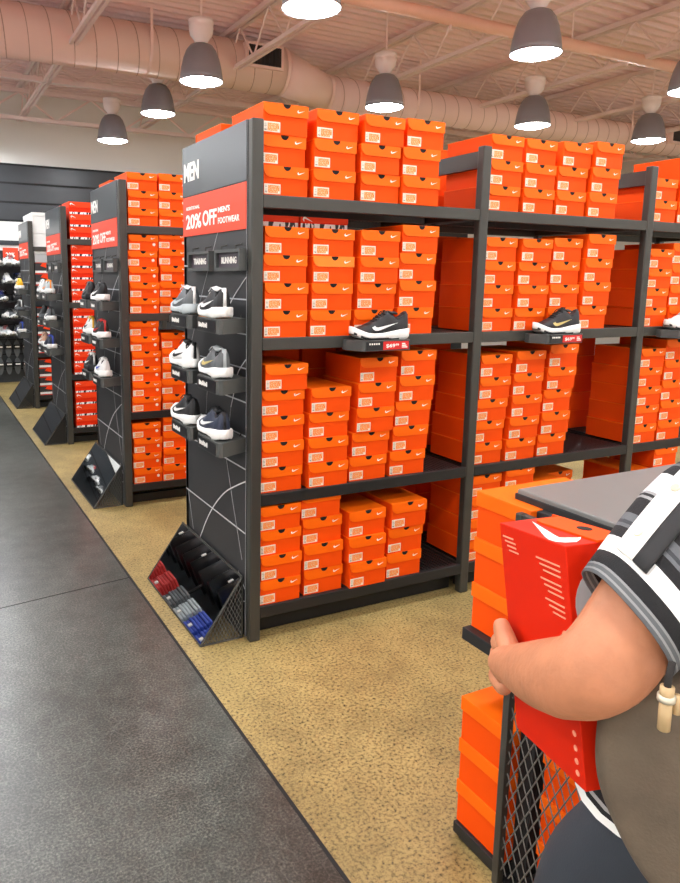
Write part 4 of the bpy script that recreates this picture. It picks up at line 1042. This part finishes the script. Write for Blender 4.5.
for k in range(18):
    y = 3.12+k*.27
    lb = ('dark' if k < 14 else 'white')+' jacket hanging across the aisle, seen in the foot mirrors'
    mm = (M['tag_black'] if k % 5 else M['black_card']) if k < 14 else M['white_card']
    o = thing('hanging_jacket', lb, 'jacket', (AX, y, .95), 0, 'jackets across the aisle')
    bm = nbm(); rings = []
    for z, w_, t_ in ((0, .23, .07), (.25, .22, .075), (.5, .22, .06), (.62, .20, .045), (.70, .06, .03)):
        rings.append([V(w_*math.cos(a)+.01*math.sin(6*a+k), (t_+.012*math.sin(5*a+z*9))*math.sin(a), z) for a in [2*PI*j/24 for j in range(24)]])
    loft(bm, rings); obj('jacket_body', bm, mm, o, True)
    bm = nbm(); tube(bm, [(0, 0, .70), (0, 0, .74), (-.02, 0, .77)], .004, 5); obj('hanger_hook', bm, M['frame'], o)
    bm = nbm(); box(bm, .236, .25, -.012, .012, .15, .21); obj('swing_tag', bm, M['white'], o) if k % 3 == 0 else bm.free()
for k, (y, mk, lb) in enumerate(((3.3, 'blue', 'blue folded garment across the aisle, first on the low shelf'), (3.62, 'blue', 'blue folded garment across the aisle, second on the low shelf'), (3.95, 'lgrey', 'pale grey folded garment across the aisle'), (4.3, 'grey', 'grey folded garment across the aisle'), (4.75, 'red', 'red folded garment across the aisle, nearer one'), (5.2, 'red', 'red folded garment across the aisle, farther one'))):
    o = thing('folded_garment', lb, 'garment', (AX+.05, y, .43), 0, 'folded garments across the aisle')
    bm = nbm()
    for j in range(8): box(bm, -.17+.006*(j % 2), .17-.005*(j % 3), -.13, .13, .001+j*.035, .035+j*.035, .010)
    obj('folds', bm, SM[mk], o, True)
    bm = nbm(); box(bm, .165, .18, -.02, .02, .06, .10); obj('swing_tag', bm, M['white'], o)
# unseen, added for the second rack's foot mirror to reflect: a pale poster and shoes on the back wall across the aisle
po = thing('added_poster', 'blank pale poster panel added across the aisle for a foot mirror to reflect', 'poster', (-2.2, Y1-.083, 1.12))
bm = nbm(); box(bm, -1.0, 1.0, -.02, 0, 0, .86, .004); obj('poster_board', bm, M['white_card'], po)
for k in range(8):
    x = -2.9+.2*k
    dup(pl, (x, Y1-.08, .72), 0, 'wall peg shelf added across the aisle for a foot mirror to reflect', 'peg shelves across the aisle')
    shoe(combos[(k*2+1) % 7], (x, Y1-.10, .722), -PI/2+.1*(k % 3-1), 'display shoe added across the aisle for a foot mirror to reflect', 'shoes across the aisle', .95)

# ------------------------------------------------------------------ camera, world, render settings
P = {'f': 718.3368, 'pitch': -.1611, 'roll': .0119, 'yaw': .4678, 'c': (-1.2758, -2.7932, 1.6528), 'u0': 278.9768, 'v0': 394.9517}
fw = V(math.sin(P['yaw'])*math.cos(P['pitch']), math.cos(P['yaw'])*math.cos(P['pitch']), math.sin(P['pitch']))
rt = V(math.cos(P['yaw']), -math.sin(P['yaw']), 0); up = rt.cross(fw)
r2 = rt*math.cos(P['roll'])+up*math.sin(P['roll']); u2 = -rt*math.sin(P['roll'])+up*math.cos(P['roll'])
cd = bpy.data.cameras.new('camera'); cam = bpy.data.objects.new('camera', cd); COL.objects.link(cam)
cam.matrix_world = Matrix(((r2.x, u2.x, -fw.x, P['c'][0]), (r2.y, u2.y, -fw.y, P['c'][1]), (r2.z, u2.z, -fw.z, P['c'][2]), (0, 0, 0, 1)))
cd.sensor_fit = 'VERTICAL'; cd.sensor_height = 24; cd.sensor_width = 24*680/883
cd.lens = P['f']/883*24
cd.shift_x = (340-P['u0'])/883; cd.shift_y = -(441.5-P['v0'])/883
cd.clip_start = .05; cd.clip_end = 60
SC.camera = cam
w = bpy.data.worlds.new('world'); SC.world = w; w.use_nodes = True
w.node_tree.nodes['Background'].inputs[0].default_value = (.8, .8, .82, 1); w.node_tree.nodes['Background'].inputs[1].default_value = .15
SC.view_settings.view_transform = 'Standard'; SC.view_settings.look = 'None'; SC.view_settings.gamma = 1; SC.view_settings.use_curve_mapping = False
SC.view_settings.exposure = .22
cy = SC.cycles
cy.max_bounces = 10; cy.diffuse_bounces = 6; cy.glossy_bounces = 4; cy.use_denoising = True; cy.sample_clamp_indirect = 6
cy.caustics_reflective = False; cy.caustics_refractive = False
